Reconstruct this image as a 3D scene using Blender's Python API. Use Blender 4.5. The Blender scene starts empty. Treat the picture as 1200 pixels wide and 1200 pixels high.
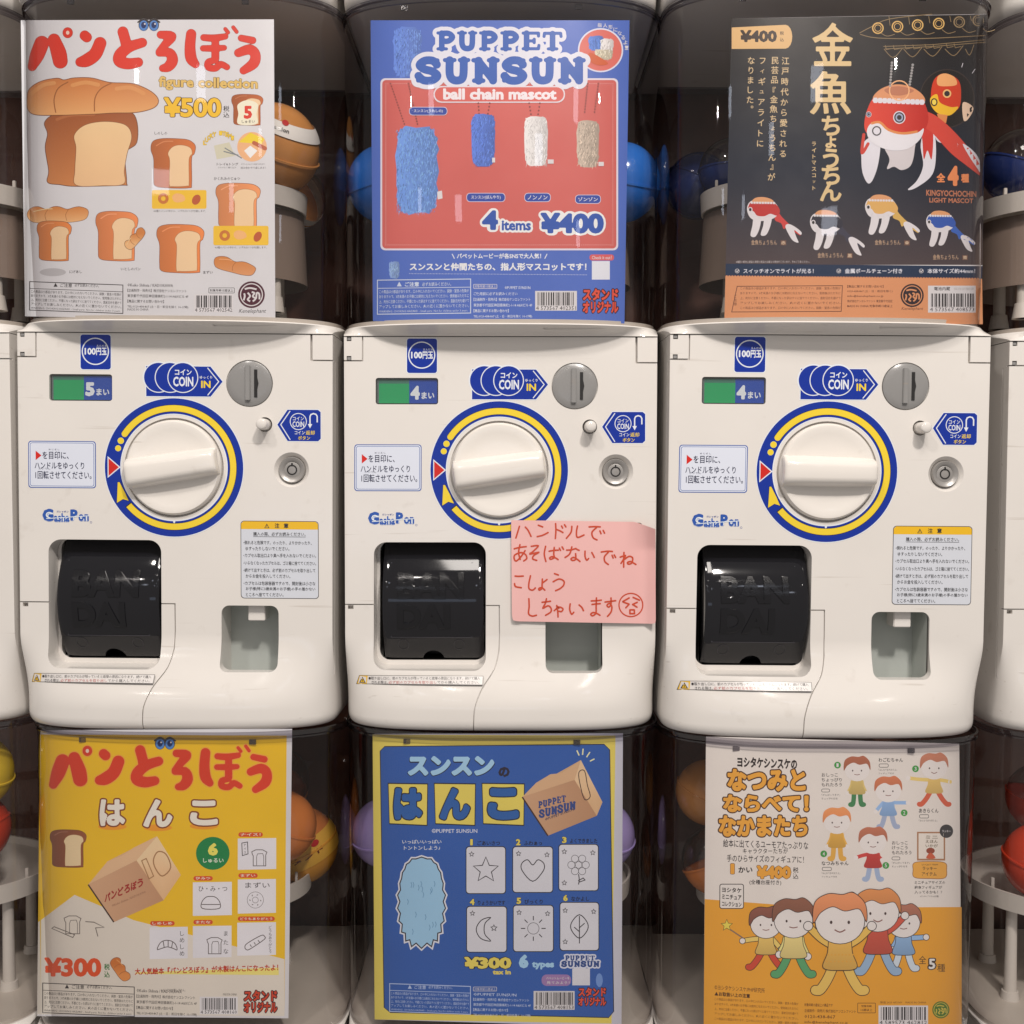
import bpy, bmesh, math, random
import numpy as np
from math import sin, cos, pi, radians, atan2, hypot
from mathutils import Vector, Matrix
from mathutils.geometry import tessellate_polygon
random.seed(7)
S = bpy.context.scene
COL = S.collection
U = 0.0008                                   # 0.8 mm
# ------------------------------------------------------------------ camera
PITCH = radians(2.3); F = 1250.0
cd = bpy.data.cameras.new('camera'); cam = bpy.data.objects.new('camera', cd); COL.objects.link(cam)
cam.location = (0, -1.0, math.tan(PITCH)); cam.rotation_euler = (pi/2 - PITCH, 0, 0)
cd.sensor_width = 36; cd.lens = 36*F/1200; cd.clip_start = 0.01; cd.clip_end = 50
S.camera = cam
# ------------------------------------------------------------------ light
w = bpy.data.worlds.new('World'); S.world = w; w.use_nodes = True
bg = w.node_tree.nodes['Background']; bg.inputs[0].default_value = (1.0, 0.93, 0.88, 1); bg.inputs[1].default_value = 0.34
def lamp(loc, size, e, col, aim=(0, 0, 0), sy=None):
    l = bpy.data.lights.new('ceiling_or_added_lamp', 'AREA'); l.energy = e; l.color = col; l.size = size
    if sy: l.shape = 'RECTANGLE'; l.size_y = sy
    o = bpy.data.objects.new('ceiling_or_added_lamp', l); COL.objects.link(o); o.location = loc
    o.rotation_euler = (Vector(aim) - Vector(loc)).to_track_quat('-Z', 'Y').to_euler()
WARM = (1.0, 0.93, 0.865); COOL = (0.80, 0.86, 1.0)
lamp((0.55, -1.70, 1.70), 0.16, 33, WARM)
lamp((-0.9, -1.6, 1.9), 0.16, 12, WARM)
lamp((0.1, -1.9, 2.3), 0.7, 24, WARM)  # added soft overhead fill, set high to keep its reflection out of view
for x, y, z in ((-1.5, -3.6, 1.25), (-0.55, -3.9, 1.22), (0.35, -3.7, 1.42), (1.35, -3.8, 1.12), (-1.0, -3.2, 1.5), (1.0, -3.0, 1.42)):
    lamp((x, y, z), 0.12, 0.30, COOL)
for x, y, z in ((-0.35, -2.3, 1.5), (0.75, -2.5, 1.6), (-1.3, -2.5, 1.3), (1.6, -2.6, 1.4)):
    lamp((x, y, z), 0.035, 1.0, WARM)
lamp((-0.5, -4.4, -0.25), 1.7, 1.9, (.62, .75, 1.0), sy=.34)  # added low cool panel, not on the ceiling: gives the flaps a bluish reflection
S.view_settings.view_transform = 'Standard'; S.view_settings.look = 'None'
S.view_settings.exposure = 0.06; S.view_settings.gamma = 1
S.cycles.transparent_max_bounces = 24; S.cycles.max_bounces = 8

def W(px, py, Y=0.0):                        # photo point -> place on the plane y = Y
    f = Vector((0, cos(PITCH), -sin(PITCH))); u = Vector((0, sin(PITCH), cos(PITCH)))
    d = f + Vector((1, 0, 0))*((px-600)/F) + u*((600-py)/F)
    return Vector(cam.location) + d*((Y+1.0)/d.y)
O2 = W(586.5, 551)
def L(px, py, Yp=0.0):                       # middle machine's photo point -> machine coordinates, metres
    return W(px, py, Yp*U) - O2
_z = {}
def zl(py):
    if py not in _z: _z[py] = L(586.5, py).z
    return _z[py]
# ------------------------------------------------------------------ materials
def lin(c):
    return tuple(((v/255)/12.92 if v/255 <= .04045 else ((v/255+.055)/1.055)**2.4) for v in c)
def mat(name, col, rough=.4, metal=0, bump=0, bscale=300, tint=0.0, coat=0, spec=.5, attr=False, wear=0):
    m = bpy.data.materials.new(name); m.use_nodes = True; nt = m.node_tree; N = nt.nodes; K = nt.links
    p = N['Principled BSDF']
    p.inputs['Roughness'].default_value = rough; p.inputs['Metallic'].default_value = metal
    p.inputs['Specular IOR Level'].default_value = spec
    if coat: p.inputs['Coat Weight'].default_value = coat; p.inputs['Coat Roughness'].default_value = .06
    tc = N.new('ShaderNodeTexCoord')
    if attr:
        a = N.new('ShaderNodeAttribute'); a.attribute_name = 'Col'; src = a.outputs['Color']
    else:
        r = N.new('ShaderNodeRGB'); r.outputs[0].default_value = (*col, 1); src = r.outputs[0]
    n = N.new('ShaderNodeTexNoise'); n.inputs['Scale'].default_value = 14; n.inputs['Detail'].default_value = 6
    oi = N.new('ShaderNodeObjectInfo'); va = N.new('ShaderNodeVectorMath'); va.operation = 'ADD'; sc_ = N.new('ShaderNodeMath'); sc_.operation = 'MULTIPLY'; sc_.inputs[1].default_value = 9.0
    K.new(oi.outputs['Random'], sc_.inputs[0]); K.new(tc.outputs['Object'], va.inputs[0]); K.new(sc_.outputs[0], va.inputs[1])
    K.new(va.outputs[0], n.inputs['Vector'])
    mr = N.new('ShaderNodeMapRange'); mr.inputs[1].default_value = .3; mr.inputs[2].default_value = .7
    mr.inputs[3].default_value = 1-tint; mr.inputs[4].default_value = 1.0
    K.new(n.outputs[0], mr.inputs[0])
    mx = N.new('ShaderNodeMix'); mx.data_type = 'RGBA'; mx.blend_type = 'MULTIPLY'; mx.inputs[0].default_value = 1
    K.new(src, mx.inputs[6]); K.new(mr.outputs[0], mx.inputs[7]); last = mx.outputs[2]
    if wear:                                 # scuffs, smudges and fine scratches of use
        mp = N.new('ShaderNodeMapping'); mp.inputs['Rotation'].default_value = (.3, .9, .2); mp.inputs['Scale'].default_value = (9, 140, 240); K.new(va.outputs[0], mp.inputs[0])
        ns = N.new('ShaderNodeTexNoise'); ns.inputs['Scale'].default_value = 1.0; ns.inputs['Detail'].default_value = 2; K.new(mp.outputs[0], ns.inputs['Vector'])
        r1 = N.new('ShaderNodeMapRange'); r1.inputs[1].default_value = .70; r1.inputs[2].default_value = .76; r1.inputs[3].default_value = 0; r1.inputs[4].default_value = 1; K.new(ns.outputs[0], r1.inputs[0])
        nb = N.new('ShaderNodeTexNoise'); nb.inputs['Scale'].default_value = 42; nb.inputs['Detail'].default_value = 5; K.new(va.outputs[0], nb.inputs['Vector'])
        r2 = N.new('ShaderNodeMapRange'); r2.inputs[1].default_value = .66; r2.inputs[2].default_value = .78; r2.inputs[3].default_value = 0; r2.inputs[4].default_value = .7; K.new(nb.outputs[0], r2.inputs[0])
        mm = N.new('ShaderNodeMath'); mm.operation = 'MAXIMUM'; K.new(r1.outputs[0], mm.inputs[0]); K.new(r2.outputs[0], mm.inputs[1])
        mk = N.new('ShaderNodeMath'); mk.operation = 'MULTIPLY'; mk.inputs[1].default_value = wear; K.new(mm.outputs[0], mk.inputs[0])
        md = N.new('ShaderNodeMix'); md.data_type = 'RGBA'; md.inputs[7].default_value = (.34, .28, .22, 1); K.new(mk.outputs[0], md.inputs[0]); K.new(last, md.inputs[6]); last = md.outputs[2]
    K.new(last, p.inputs['Base Color'])
    m2 = N.new('ShaderNodeMapRange'); m2.inputs[3].default_value = max(.02, rough*.8); m2.inputs[4].default_value = rough*1.2
    n3 = N.new('ShaderNodeTexNoise'); n3.inputs['Scale'].default_value = 60; n3.inputs['Detail'].default_value = 4
    K.new(tc.outputs['Object'], n3.inputs['Vector']); K.new(n3.outputs[0], m2.inputs[0]); K.new(m2.outputs[0], p.inputs['Roughness'])
    if bump:
        n2 = N.new('ShaderNodeTexNoise'); n2.inputs['Scale'].default_value = bscale; n2.inputs['Detail'].default_value = 3
        K.new(tc.outputs['Object'], n2.inputs['Vector'])
        b = N.new('ShaderNodeBump'); b.inputs['Strength'].default_value = bump; b.inputs['Distance'].default_value = .001
        K.new(n2.outputs[0], b.inputs['Height']); K.new(b.outputs[0], p.inputs['Normal'])
    return m
def clear(name, t0, t1, rough=.03, f0=.05, bump=.0):   # thin clear plastic: tinted see-through with a fresnel gloss
    m = bpy.data.materials.new(name); m.use_nodes = True; nt = m.node_tree; N = nt.nodes; K = nt.links
    N.remove(N['Principled BSDF']); out = N['Material Output']
    lw = N.new('ShaderNodeLayerWeight'); lw.inputs[0].default_value = .5
    p5 = N.new('ShaderNodeMath'); p5.operation = 'POWER'; p5.inputs[1].default_value = 4.0; K.new(lw.outputs['Facing'], p5.inputs[0])
    ma = N.new('ShaderNodeMath'); ma.operation = 'MULTIPLY_ADD'; ma.inputs[1].default_value = .9-f0; ma.inputs[2].default_value = f0
    K.new(p5.outputs[0], ma.inputs[0])
    p2 = N.new('ShaderNodeMath'); p2.operation = 'POWER'; p2.inputs[1].default_value = 2.0; K.new(lw.outputs['Facing'], p2.inputs[0])
    mc = N.new('ShaderNodeMix'); mc.data_type = 'RGBA'; mc.inputs[6].default_value = (*t0, 1); mc.inputs[7].default_value = (*t1, 1)
    K.new(p2.outputs[0], mc.inputs[0])
    t = N.new('ShaderNodeBsdfTransparent'); g = N.new('ShaderNodeBsdfGlossy'); g.inputs['Roughness'].default_value = rough
    K.new(mc.outputs[2], t.inputs[0])
    if bump:
        tc = N.new('ShaderNodeTexCoord'); n = N.new('ShaderNodeTexNoise'); n.inputs['Scale'].default_value = 9
        K.new(tc.outputs['Object'], n.inputs['Vector'])
        b = N.new('ShaderNodeBump'); b.inputs['Strength'].default_value = bump; b.inputs['Distance'].default_value = .002
        K.new(n.outputs[0], b.inputs['Height']); K.new(b.outputs[0], g.inputs['Normal'])
    x = N.new('ShaderNodeMixShader'); K.new(ma.outputs[0], x.inputs[0]); K.new(t.outputs[0], x.inputs[1]); K.new(g.outputs[0], x.inputs[2])
    K.new(x.outputs[0], out.inputs[0])
    return m
M_BODY = mat('cream_plastic', (.745, .71, .67), .13, tint=.04, wear=.28, bump=.015, bscale=500)
M_BODY2 = mat('cream_plastic_inside', (.66, .62, .57), .4, tint=.04)
M_KNOB = mat('knob_plastic', (.79, .75, .70), .16, wear=.3, tint=.02)
M_CASE = clear('smoky_clear_case', (.955, .945, .94), (.52, .48, .49), .02, .036, .12)
M_RIM = clear('smoky_case_rim', (.52, .50, .54), (.22, .21, .25), .06, .12, .1)
M_SLEEVE = clear('clear_plastic_sleeve', (.97, .97, .97), (.8, .8, .8), .05, .07)
M_PRINT = mat('poster_print', (1, 1, 1), .33, tint=.07, bump=.35, bscale=16, attr=True)
M_STICK = mat('sticker_print', (1, 1, 1), .25, tint=.04, attr=True)
M_GREY = mat('grey_plastic', (.27, .265, .26), .22, wear=.3, tint=.05)
M_METAL = mat('lock_metal', (.36, .345, .33), .35, metal=.35)
M_SKIRT = mat('hopper_skirt_plastic', (.26, .20, .165), .35, tint=.1)
M_DARK = mat('dark_hole', (.010, .009, .009), .5)
M_FLAP = mat('smoked_flap', (.009, .009, .012), .06, tint=.2, spec=.5)
M_FLAPL = mat('smoked_flap_letters', (.005, .005, .007), .16)
M_TRAY = mat('coin_tray_plastic', (.50, .53, .50), .35, tint=.06)
M_FROST = mat('hopper_plastic', (.62, .58, .53), .4, tint=.06)
M_NOTE = mat('pink_paper', (.80, .46, .44), .8, tint=.05, bump=.2, bscale=40)
M_WOOD = mat('dark_brown_back', (.17, .07, .045), .5, tint=.5, bump=.1)
M_FLOORP = mat('bin_floor', (.55, .50, .44), .45, tint=.12)
# ------------------------------------------------------------------ object helpers
def link(name, me, m=None, parent=None, loc=None, smooth=None):
    o = bpy.data.objects.new(name, me); COL.objects.link(o)
    if m and me: me.materials.append(m)
    if parent: o.parent = parent
    if loc is not None: o.location = loc
    if smooth is not None and me:
        me.polygons.foreach_set('use_smooth', [True]*len(me.polygons)); me.set_sharp_from_angle(angle=radians(smooth))
    return o
def mesh(vs, fs, name='m'):
    me = bpy.data.meshes.new(name); me.from_pydata([tuple(v) for v in vs], [], fs); me.update(); return me
def fixn(me):
    b = bmesh.new(); b.from_mesh(me); bmesh.ops.remove_doubles(b, verts=b.verts, dist=1e-7)
    bmesh.ops.recalc_face_normals(b, faces=b.faces); b.to_mesh(me); b.free(); return me
def root(name, label, cat, loc=(0, 0, 0), group=None):
    o = bpy.data.objects.new(name, None); COL.objects.link(o); o.location = loc; o.empty_display_size = .02
    o['label'] = label; o['category'] = cat
    if group: o['group'] = group
    return o
def lathe(prof, n=64, cap=True, cx=0, cz=0):      # prof: (radius px, Y px); spun round the y axis at machine point (cx, cz) metres
    vs = []; fs = []
    for r, y in prof:
        for i in range(n):
            a = 2*pi*i/n; vs.append((cx + r*U*cos(a), y*U, cz + r*U*sin(a)))
    for j in range(len(prof)-1):
        for i in range(n):
            k = (i+1) % n; fs.append((j*n+i, j*n+k, (j+1)*n+k, (j+1)*n+i))
    if cap and prof[0][0] > 0.01: fs.append(tuple(range(n)))
    if cap and prof[-1][0] > 0.01: fs.append(tuple(range((len(prof)-1)*n, len(prof)*n)))
    return fixn(mesh(vs, fs))
def prism(pts, y0, y1, taper=0.0):           # pts: machine coords (x,z) metres polygon -> closed prism from y0 to y1 (px)
    n = len(pts); cx = sum(p[0] for p in pts)/n; cz = sum(p[1] for p in pts)/n
    vs = [(p[0], y0*U, p[1]) for p in pts] + [(cx+(p[0]-cx)*(1-taper), y1*U, cz+(p[1]-cz)*(1-taper)) for p in pts]
    fs = [tuple(range(n)), tuple(range(n, 2*n))] + [(i, (i+1) % n, n+(i+1) % n, n+i) for i in range(n)]
    return fixn(mesh(vs, fs))
def rr(x0, y0, x1, y1, r, n=6):              # rounded rectangle outline
    r = min(r, abs(x1-x0)/2, abs(y1-y0)/2); P = []
    for cx, cy, a0 in ((x1-r, y1-r, 0), (x0+r, y1-r, 90), (x0+r, y0+r, 180), (x1-r, y0+r, 270)):
        for i in range(n+1):
            a = radians(a0 + 90*i/n); P.append((cx+r*cos(a), cy+r*sin(a)))
    return P
def LM(pts):                                 # photo outline -> machine (x, z)
    return [(L(x, y).x, L(x, y).z) for x, y in pts]
def boolean(o, cutters, op='DIFFERENCE'):
    for c in cutters:
        co = bpy.data.objects.new('cutter', c); COL.objects.link(co)
        md = o.modifiers.new('b', 'BOOLEAN'); md.object = co; md.operation = op; md.solver = 'EXACT'
        bpy.context.view_layer.update()
        me = bpy.data.meshes.new_from_object(o.evaluated_get(bpy.context.evaluated_depsgraph_get()))
        o.modifiers.remove(md); o.data = me; bpy.data.objects.remove(co)
def bevel(o, wpx, seg=2, ang=35):
    b = bmesh.new(); b.from_mesh(o.data)
    es = [e for e in b.edges if len(e.link_faces) == 2 and e.calc_face_angle(0) > radians(ang)]
    bmesh.ops.bevel(b, geom=es, offset=wpx*U, segments=seg, profile=.6, affect='EDGES', clamp_overlap=True)
    b.to_mesh(o.data); b.free()
def box(x0, y0, z0, x1, y1, z1, bev=0):      # metres
    vs = [(x, y, z) for x in (x0, x1) for y in (y0, y1) for z in (z0, z1)]
    me = mesh(vs, [(0, 1, 3, 2), (4, 6, 7, 5), (0, 4, 5, 1), (2, 3, 7, 6), (0, 2, 6, 4), (1, 5, 7, 3)])
    fixn(me)
    if bev:
        b = bmesh.new(); b.from_mesh(me); bmesh.ops.bevel(b, geom=list(b.edges), offset=bev, segments=2, affect='EDGES'); b.to_mesh(me); b.free()
    return me
# ------------------------------------------------------------------ flat print kit
_tc = {}
def glyphs(s, off, res):
    k = (s, off, res)
    if k not in _tc:
        c = bpy.data.curves.new('t', 'FONT'); c.body = s; c.size = 1; c.resolution_u = res; c.offset = off; c.fill_mode = 'FRONT'
        o = bpy.data.objects.new('t', c); me = bpy.data.meshes.new_from_object(o)
        me.calc_loop_triangles()
        vs = [(v.co.x, v.co.y) for v in me.vertices]; tr = [tuple(t.vertices) for t in me.loop_triangles]
        bpy.data.objects.remove(o); bpy.data.curves.remove(c); bpy.data.meshes.remove(me)
        xs = [v[0] for v in vs] or [0, 1]; ys = [v[1] for v in vs] or [0, 1]
        _tc[k] = (vs, tr, min(xs), min(ys), max(xs), max(ys))
    return _tc[k]
def march(X, Yv, Fd):
    V = []; P = []
    nx, ny = Fd.shape; pos = Fd > 0
    s4 = pos[:-1, :-1].astype(int)+pos[1:, :-1]+pos[:-1, 1:]+pos[1:, 1:]
    for i in range(nx-1):
        j = 0
        while j < ny-1:
            c = s4[i, j]
            if c == 0: j += 1; continue
            if c == 4:
                j2 = j
                while j2 < ny-1 and s4[i, j2] == 4: j2 += 1
                o = len(V); V += [(X[i], Yv[j]), (X[i+1], Yv[j]), (X[i+1], Yv[j2]), (X[i], Yv[j2])]; P.append((o, o+1, o+2, o+3)); j = j2; continue
            cs = ((i, j), (i+1, j), (i+1, j+1), (i, j+1)); o = len(V)
            for m in range(4):
                (p, q), (r, u) = cs[m], cs[(m+1) % 4]; f0, f1 = Fd[p, q], Fd[r, u]
                if f0 > 0: V.append((X[p], Yv[q]))
                if (f0 > 0) != (f1 > 0): w_ = f0/(f0-f1); V.append((X[p]+(X[r]-X[p])*w_, Yv[q]+(Yv[u]-Yv[q])*w_))
            if len(V)-o > 2: P.append(tuple(range(o, len(V))))
            j += 1
    return V, P
_fc = {}
def fat(txt, b, hp):
    """bold lettering: the glyph outlines grown by b (em) through a distance field"""
    n = 52 if hp > 34 else 40 if hp > 18 else 26 if hp > 9 else 18
    k = (txt, round(b, 3), n)
    if k in _fc: return _fc[k]
    vs, tr, a0, b0, a1, b1 = glyphs(txt, 0.0, 4 if n > 30 else 2)
    cnt = {}
    for t in tr:
        for i in range(3):
            e_ = (t[i], t[(i+1) % 3]); q = (round(vs[e_[0]][0], 5), round(vs[e_[0]][1], 5)), (round(vs[e_[1]][0], 5), round(vs[e_[1]][1], 5))
            kk = tuple(sorted(q)); cnt[kk] = cnt.get(kk, 0)+1
    E = np.array([(*p, *q) for (p, q), c in cnt.items() if c == 1 and p != q])
    d = 1.0/n; X = np.arange(a0-b-1.5*d, a1+b+1.5*d, d); Yv = np.arange(b0-b-1.5*d, b1+b+1.5*d, d)
    Fd = np.full((len(X), len(Yv)), -1.0); step = max(4, n//2)
    for i in range(0, len(X), step):
        xs = X[i:i+step]; lo = np.minimum(E[:, 0], E[:, 2]); hi = np.maximum(E[:, 0], E[:, 2]); pad = b+3*d
        Q = E[(hi >= xs[0]-pad) & (lo <= xs[-1]+pad)]
        if not len(Q): continue
        gx, gy = np.meshgrid(xs, Yv, indexing='ij'); px = gx.ravel()[:, None]; py = gy.ravel()[:, None]
        ax, ay, bx, by = Q.T; dx = bx-ax; dy = by-ay; L2 = np.maximum(dx*dx+dy*dy, 1e-12)
        t = np.clip(((px-ax)*dx+(py-ay)*dy)/L2, 0, 1); D = np.sqrt(((px-ax-t*dx)**2+(py-ay-t*dy)**2).min(1))
        ppx = px+1.3e-6; cr = ((ax > ppx) != (bx > ppx)) & (py < (ppx-ax)*dy/np.where(dx == 0, 1e-9, dx)+ay)
        ins = cr.sum(1) % 2 == 1
        Fd[i:i+step] = (np.where(ins, D, -D)+b).reshape(gx.shape)
    V, P = march(X, Yv, Fd)
    V = [(float(x), float(y)) for x, y in V]
    xs = [v[0] for v in V] or [0, 1]; ys = [v[1] for v in V] or [0, 1]
    _fc[k] = (V, P, min(xs), min(ys), max(xs), max(ys)); return _fc[k]
def smooth(pts, n=6, closed=True):
    N = len(pts); out = []
    for i in range(N if closed else N-1):
        g = lambda j: pts[j % N] if closed else pts[max(0, min(N-1, j))]
        p0, p1, p2, p3 = g(i-1), g(i), g(i+1), g(i+2)
        for k in range(n):
            t = k/n; out.append(tuple(.5*((2*p1[a]) + (-p0[a]+p2[a])*t + (2*p0[a]-5*p1[a]+4*p2[a]-p3[a])*t*t + (-p0[a]+3*p1[a]-3*p2[a]+p3[a])*t**3) for a in range(len(p1))))
    if not closed: out.append(tuple(pts[-1]))
    return out
def offs(pts, d):
    n = len(pts); A = sum(pts[i][0]*pts[(i+1) % n][1]-pts[(i+1) % n][0]*pts[i][1] for i in range(n)); s = 1 if A > 0 else -1; out = []
    for i in range(n):
        a, b, c = pts[i-1], pts[i], pts[(i+1) % n]
        n1 = (b[1]-a[1], a[0]-b[0]); n2 = (c[1]-b[1], b[0]-c[0])
        l1 = hypot(*n1) or 1; l2 = hypot(*n2) or 1
        m = (n1[0]/l1+n2[0]/l2, n1[1]/l1+n2[1]/l2); l = hypot(*m) or 1
        dd = d*min(2.0, 2/max(l, .4)) if l > .2 else d
        out.append((b[0]+s*m[0]/l*dd, b[1]+s*m[1]/l*dd))
    return out
WHITE = (206, 201, 198); BLACK = (38, 33, 34)
class Print:
    STRIP = 4.0
    def __init__(s, ox=0, oy=0, k=1, gain=1.18):
        s.ox, s.oy, s.k, s.gain = ox, oy, k, gain; s.bal = (.97, 1.0, 1.07); s.items = []; s.run_start = 0; s.cur = 'print'; s.col_ink = False; s.cap = 200
    def tone(s, col): return tuple(min(.86, v*s.gain*g) for v, g in zip(lin(col), s.bal))
    def add(s, tris, col, micro=None):
        P = [tuple(((s.ox+x/s.k), (s.oy+y/s.k)) for x, y in t) for t in tris]
        if not P: return
        xs = [p[0] for t in P for p in t]; ys = [p[1] for t in P for p in t]
        bb = (min(xs), min(ys), max(xs), max(ys))
        if micro is None:
            run = s.items and s.items[-1][1] is col and s.items[-1][4] == s.cur
            skip = s.run_start if run else len(s.items)
            if not run: s.run_start = len(s.items)
            lay = 0
            for it in s.items[:skip]:
                b = it[2]
                if b[0] < bb[2] and b[2] > bb[0] and b[1] < bb[3] and b[3] > bb[1]: lay = max(lay, math.floor(it[3])+1)
            if run: lay = max(lay, math.floor(s.items[-1][3])); lay += min(.9, .02*(len(s.items)-s.run_start))
        else: lay = micro
        s.items.append((P, col, bb, lay, s.cur)); return lay
    def poly(s, pts, col, out=None, ow=2):
        if out is not None: s.poly(offs(pts, ow), out)
        tr = tessellate_polygon([[Vector((x, y, 0)) for x, y in pts]])
        s.add([tuple(pts[i] for i in t) for t in tr], col)
    def blob(s, pts, col, out=None, ow=2, n=6): s.poly(smooth(pts, n), col, out, ow)
    def rect(s, x0, y0, x1, y1, col, **k): s.poly([(x0, y0), (x1, y0), (x1, y1), (x0, y1)], col, **k)
    def rrect(s, x0, y0, x1, y1, r, col, out=None, ow=2): s.poly(rr(x0, y0, x1, y1, r, 5), col, out, ow)
    def ell(s, cx, cy, rx, ry, col, out=None, ow=2, rot=0, n=28):
        c, q = cos(rot), sin(rot)
        s.poly([(cx+rx*cos(a)*c-ry*sin(a)*q, cy+rx*cos(a)*q+ry*sin(a)*c) for a in (2*pi*i/n for i in range(n))], col, out, ow)
    def arc(s, cx, cy, r0, r1, a0, a1, col, n=48):      # ring sector, photo angles with y down: degrees, 0 right, 90 up
        tr = []
        for i in range(n):
            a = radians(a0+(a1-a0)*i/n); b = radians(a0+(a1-a0)*(i+1)/n)
            p = [(cx+r*cos(t), cy-r*sin(t)) for t in (a, b) for r in (r0, r1)]
            tr += [(p[0], p[1], p[3]), (p[0], p[3], p[2])]
        s.add(tr, col)
    def ring(s, cx, cy, r0, r1, col, n=40): s.arc(cx, cy, r0, r1, 0, 360, col, n)
    def stroke(s, pts, r, col, r1=None, n=4, sm=True, more=0, square=False):
        """line or brush stroke of (x,y) or (x,y,r) with round ends"""
        q = [(p[0], p[1], (p[2] if len(p) > 2 else r)) for p in pts]
        if r1 is not None:
            m = len(q)-1; q = [(p[0], p[1], r+(r1-r)*i/m) for i, p in enumerate(q)]
        if sm and len(q) > 2: q = smooth(q, n, False)
        if s.col_ink: s.inkq.append(([(p[0], p[1]) for p in q], [max(.2, p[2]+more) for p in q])); return
        s.ink([([(p[0], p[1]) for p in q], [max(.2, p[2]+more) for p in q])], col)
    def ink(s, strokes, col):
        """union of brush strokes as one clean flat shape"""
        rm = min(min(R) for _, R in strokes); cell = max(.33*s.k, min(1.2*s.k, rm*.45))
        x0 = min(p[0]-r for Q, R in strokes for p, r in zip(Q, R))-2*cell; x1 = max(p[0]+r for Q, R in strokes for p, r in zip(Q, R))+2*cell
        y0 = min(p[1]-r for Q, R in strokes for p, r in zip(Q, R))-2*cell; y1 = max(p[1]+r for Q, R in strokes for p, r in zip(Q, R))+2*cell
        X = np.arange(x0, x1+cell, cell)+.0137; Y = np.arange(y0, y1+cell, cell)+.0071; F_ = np.full((len(X), len(Y)), -9.0)
        for Q, R in strokes:
            for i in range(max(1, len(Q)-1)):
                (ax, ay), (bx, by) = Q[i], Q[min(i+1, len(Q)-1)]; ra, rb = R[i], R[min(i+1, len(Q)-1)]; m = max(ra, rb)+2*cell
                i0, i1 = np.searchsorted(X, [min(ax, bx)-m, max(ax, bx)+m]); j0, j1 = np.searchsorted(Y, [min(ay, by)-m, max(ay, by)+m])
                if i1 <= i0 or j1 <= j0: continue
                gx, gy = np.meshgrid(X[i0:i1], Y[j0:j1], indexing='ij'); dx, dy = bx-ax, by-ay; L2 = max(dx*dx+dy*dy, 1e-9)
                t = np.clip(((gx-ax)*dx+(gy-ay)*dy)/L2, 0, 1); D = ra+(rb-ra)*t-np.hypot(gx-ax-t*dx, gy-ay-t*dy)
                F_[i0:i1, j0:j1] = np.maximum(F_[i0:i1, j0:j1], D)
        V, P = march(X, Y, F_); s.add([tuple((float(V[i][0]), float(V[i][1])) for i in p) for p in P], col)
    def begin(s): s.col_ink = True; s.inkq = []
    def end(s, col): s.col_ink = False; s.ink(s.inkq, col)
    def line(s, pts, r, col, closed=False, sm=False, n=4):
        """thin constant line as one mitred strip"""
        q = smooth(pts, n, closed) if sm else list(pts)
        if closed: q = q + [q[0]]
        Lf = []; Rt = []
        for i, p in enumerate(q):
            a = q[i-1] if i else (q[-2] if closed else None); b = q[i+1] if i < len(q)-1 else (q[1] if closed else None)
            d1 = (p[0]-a[0], p[1]-a[1]) if a else None; d2 = (b[0]-p[0], b[1]-p[1]) if b else None
            d1 = d1 or d2; d2 = d2 or d1
            l1 = hypot(*d1) or 1; l2 = hypot(*d2) or 1
            nx, ny = -(d1[1]/l1+d2[1]/l2), (d1[0]/l1+d2[0]/l2); l = hypot(nx, ny) or 1; e = r*min(1.6, 2/max(l, .3))
            Lf.append((p[0]+nx/l*e, p[1]+ny/l*e)); Rt.append((p[0]-nx/l*e, p[1]-ny/l*e))
        s.add([t for i in range(len(q)-1) for t in ((Lf[i], Rt[i], Rt[i+1]), (Lf[i], Rt[i+1], Lf[i+1]))], col)
    def dots(s, p0, p1, n, r, col):
        tr = []
        for i in range(n):
            t = i/max(1, n-1); x = p0[0]+(p1[0]-p0[0])*t; y = p0[1]+(p1[1]-p0[1])*t
            P = [(x+r*cos(a), y+r*sin(a)) for a in (pi*j/3 for j in range(6))]
            tr += [(P[0], P[j], P[j+1]) for j in range(1, 5)]
        s.add(tr, col)
    def T(s, txt, x0, y0, x1, y1, col, b=0.0, slope=0, res=2, out=None, ow=.03, shear=0):
        if out is not None: s.T(txt, x0-ow*(y1-y0), y0-ow*(y1-y0), (x1+ow*(y1-y0)) if x1 else None, y1+ow*(y1-y0), out, b+ow, slope, res)
        hp = (y1-y0)/s.k                                    # letter height, photo px
        if b > .008 and hp > 5.0: vs, tr, a0, b0, a1, b1 = fat(txt, b, hp)
        else: vs, tr, a0, b0, a1, b1 = glyphs(txt, min(b, .012), res)
        ky = (y1-y0)/max(1e-4, b1-b0); kx = (x1-x0)/max(1e-4, a1-a0) if x1 is not None else ky
        f = lambda v: (x0+(v[0]-a0)*kx + shear*(v[1]-b0)*ky, y1-(v[1]-b0)*ky + slope*(v[0]-a0)*kx)
        s.add([tuple(f(vs[i]) for i in t) for t in tr], col)
    def V(s, txt, cx, y0, y1, size, col, b=0.0, dx=0):
        n = len(txt); st = (y1-y0)/n
        for i, ch in enumerate(txt):
            x = cx+dx*i; y = y0+st*i
            if ch == 'ー': s.rect(x-size*.06, y+st*.1, x+size*.06, y+st*.9, col); continue
            if ch in '。、': s.T(ch, x+size*.12, y+st*.1, None, y+st*.38, col, b); continue
            k = .72 if ch in 'ょっゃュィァッ' else 1.0
            vs, tr, a0, b0, a1, b1 = glyphs(ch, b, 2)
            h = (b1-b0)*size*k; ww = (a1-a0)*size*k
            s.T(ch, x-ww/2, y+st/2-h/2, x+ww/2, y+st/2+h/2, col, b)
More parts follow.
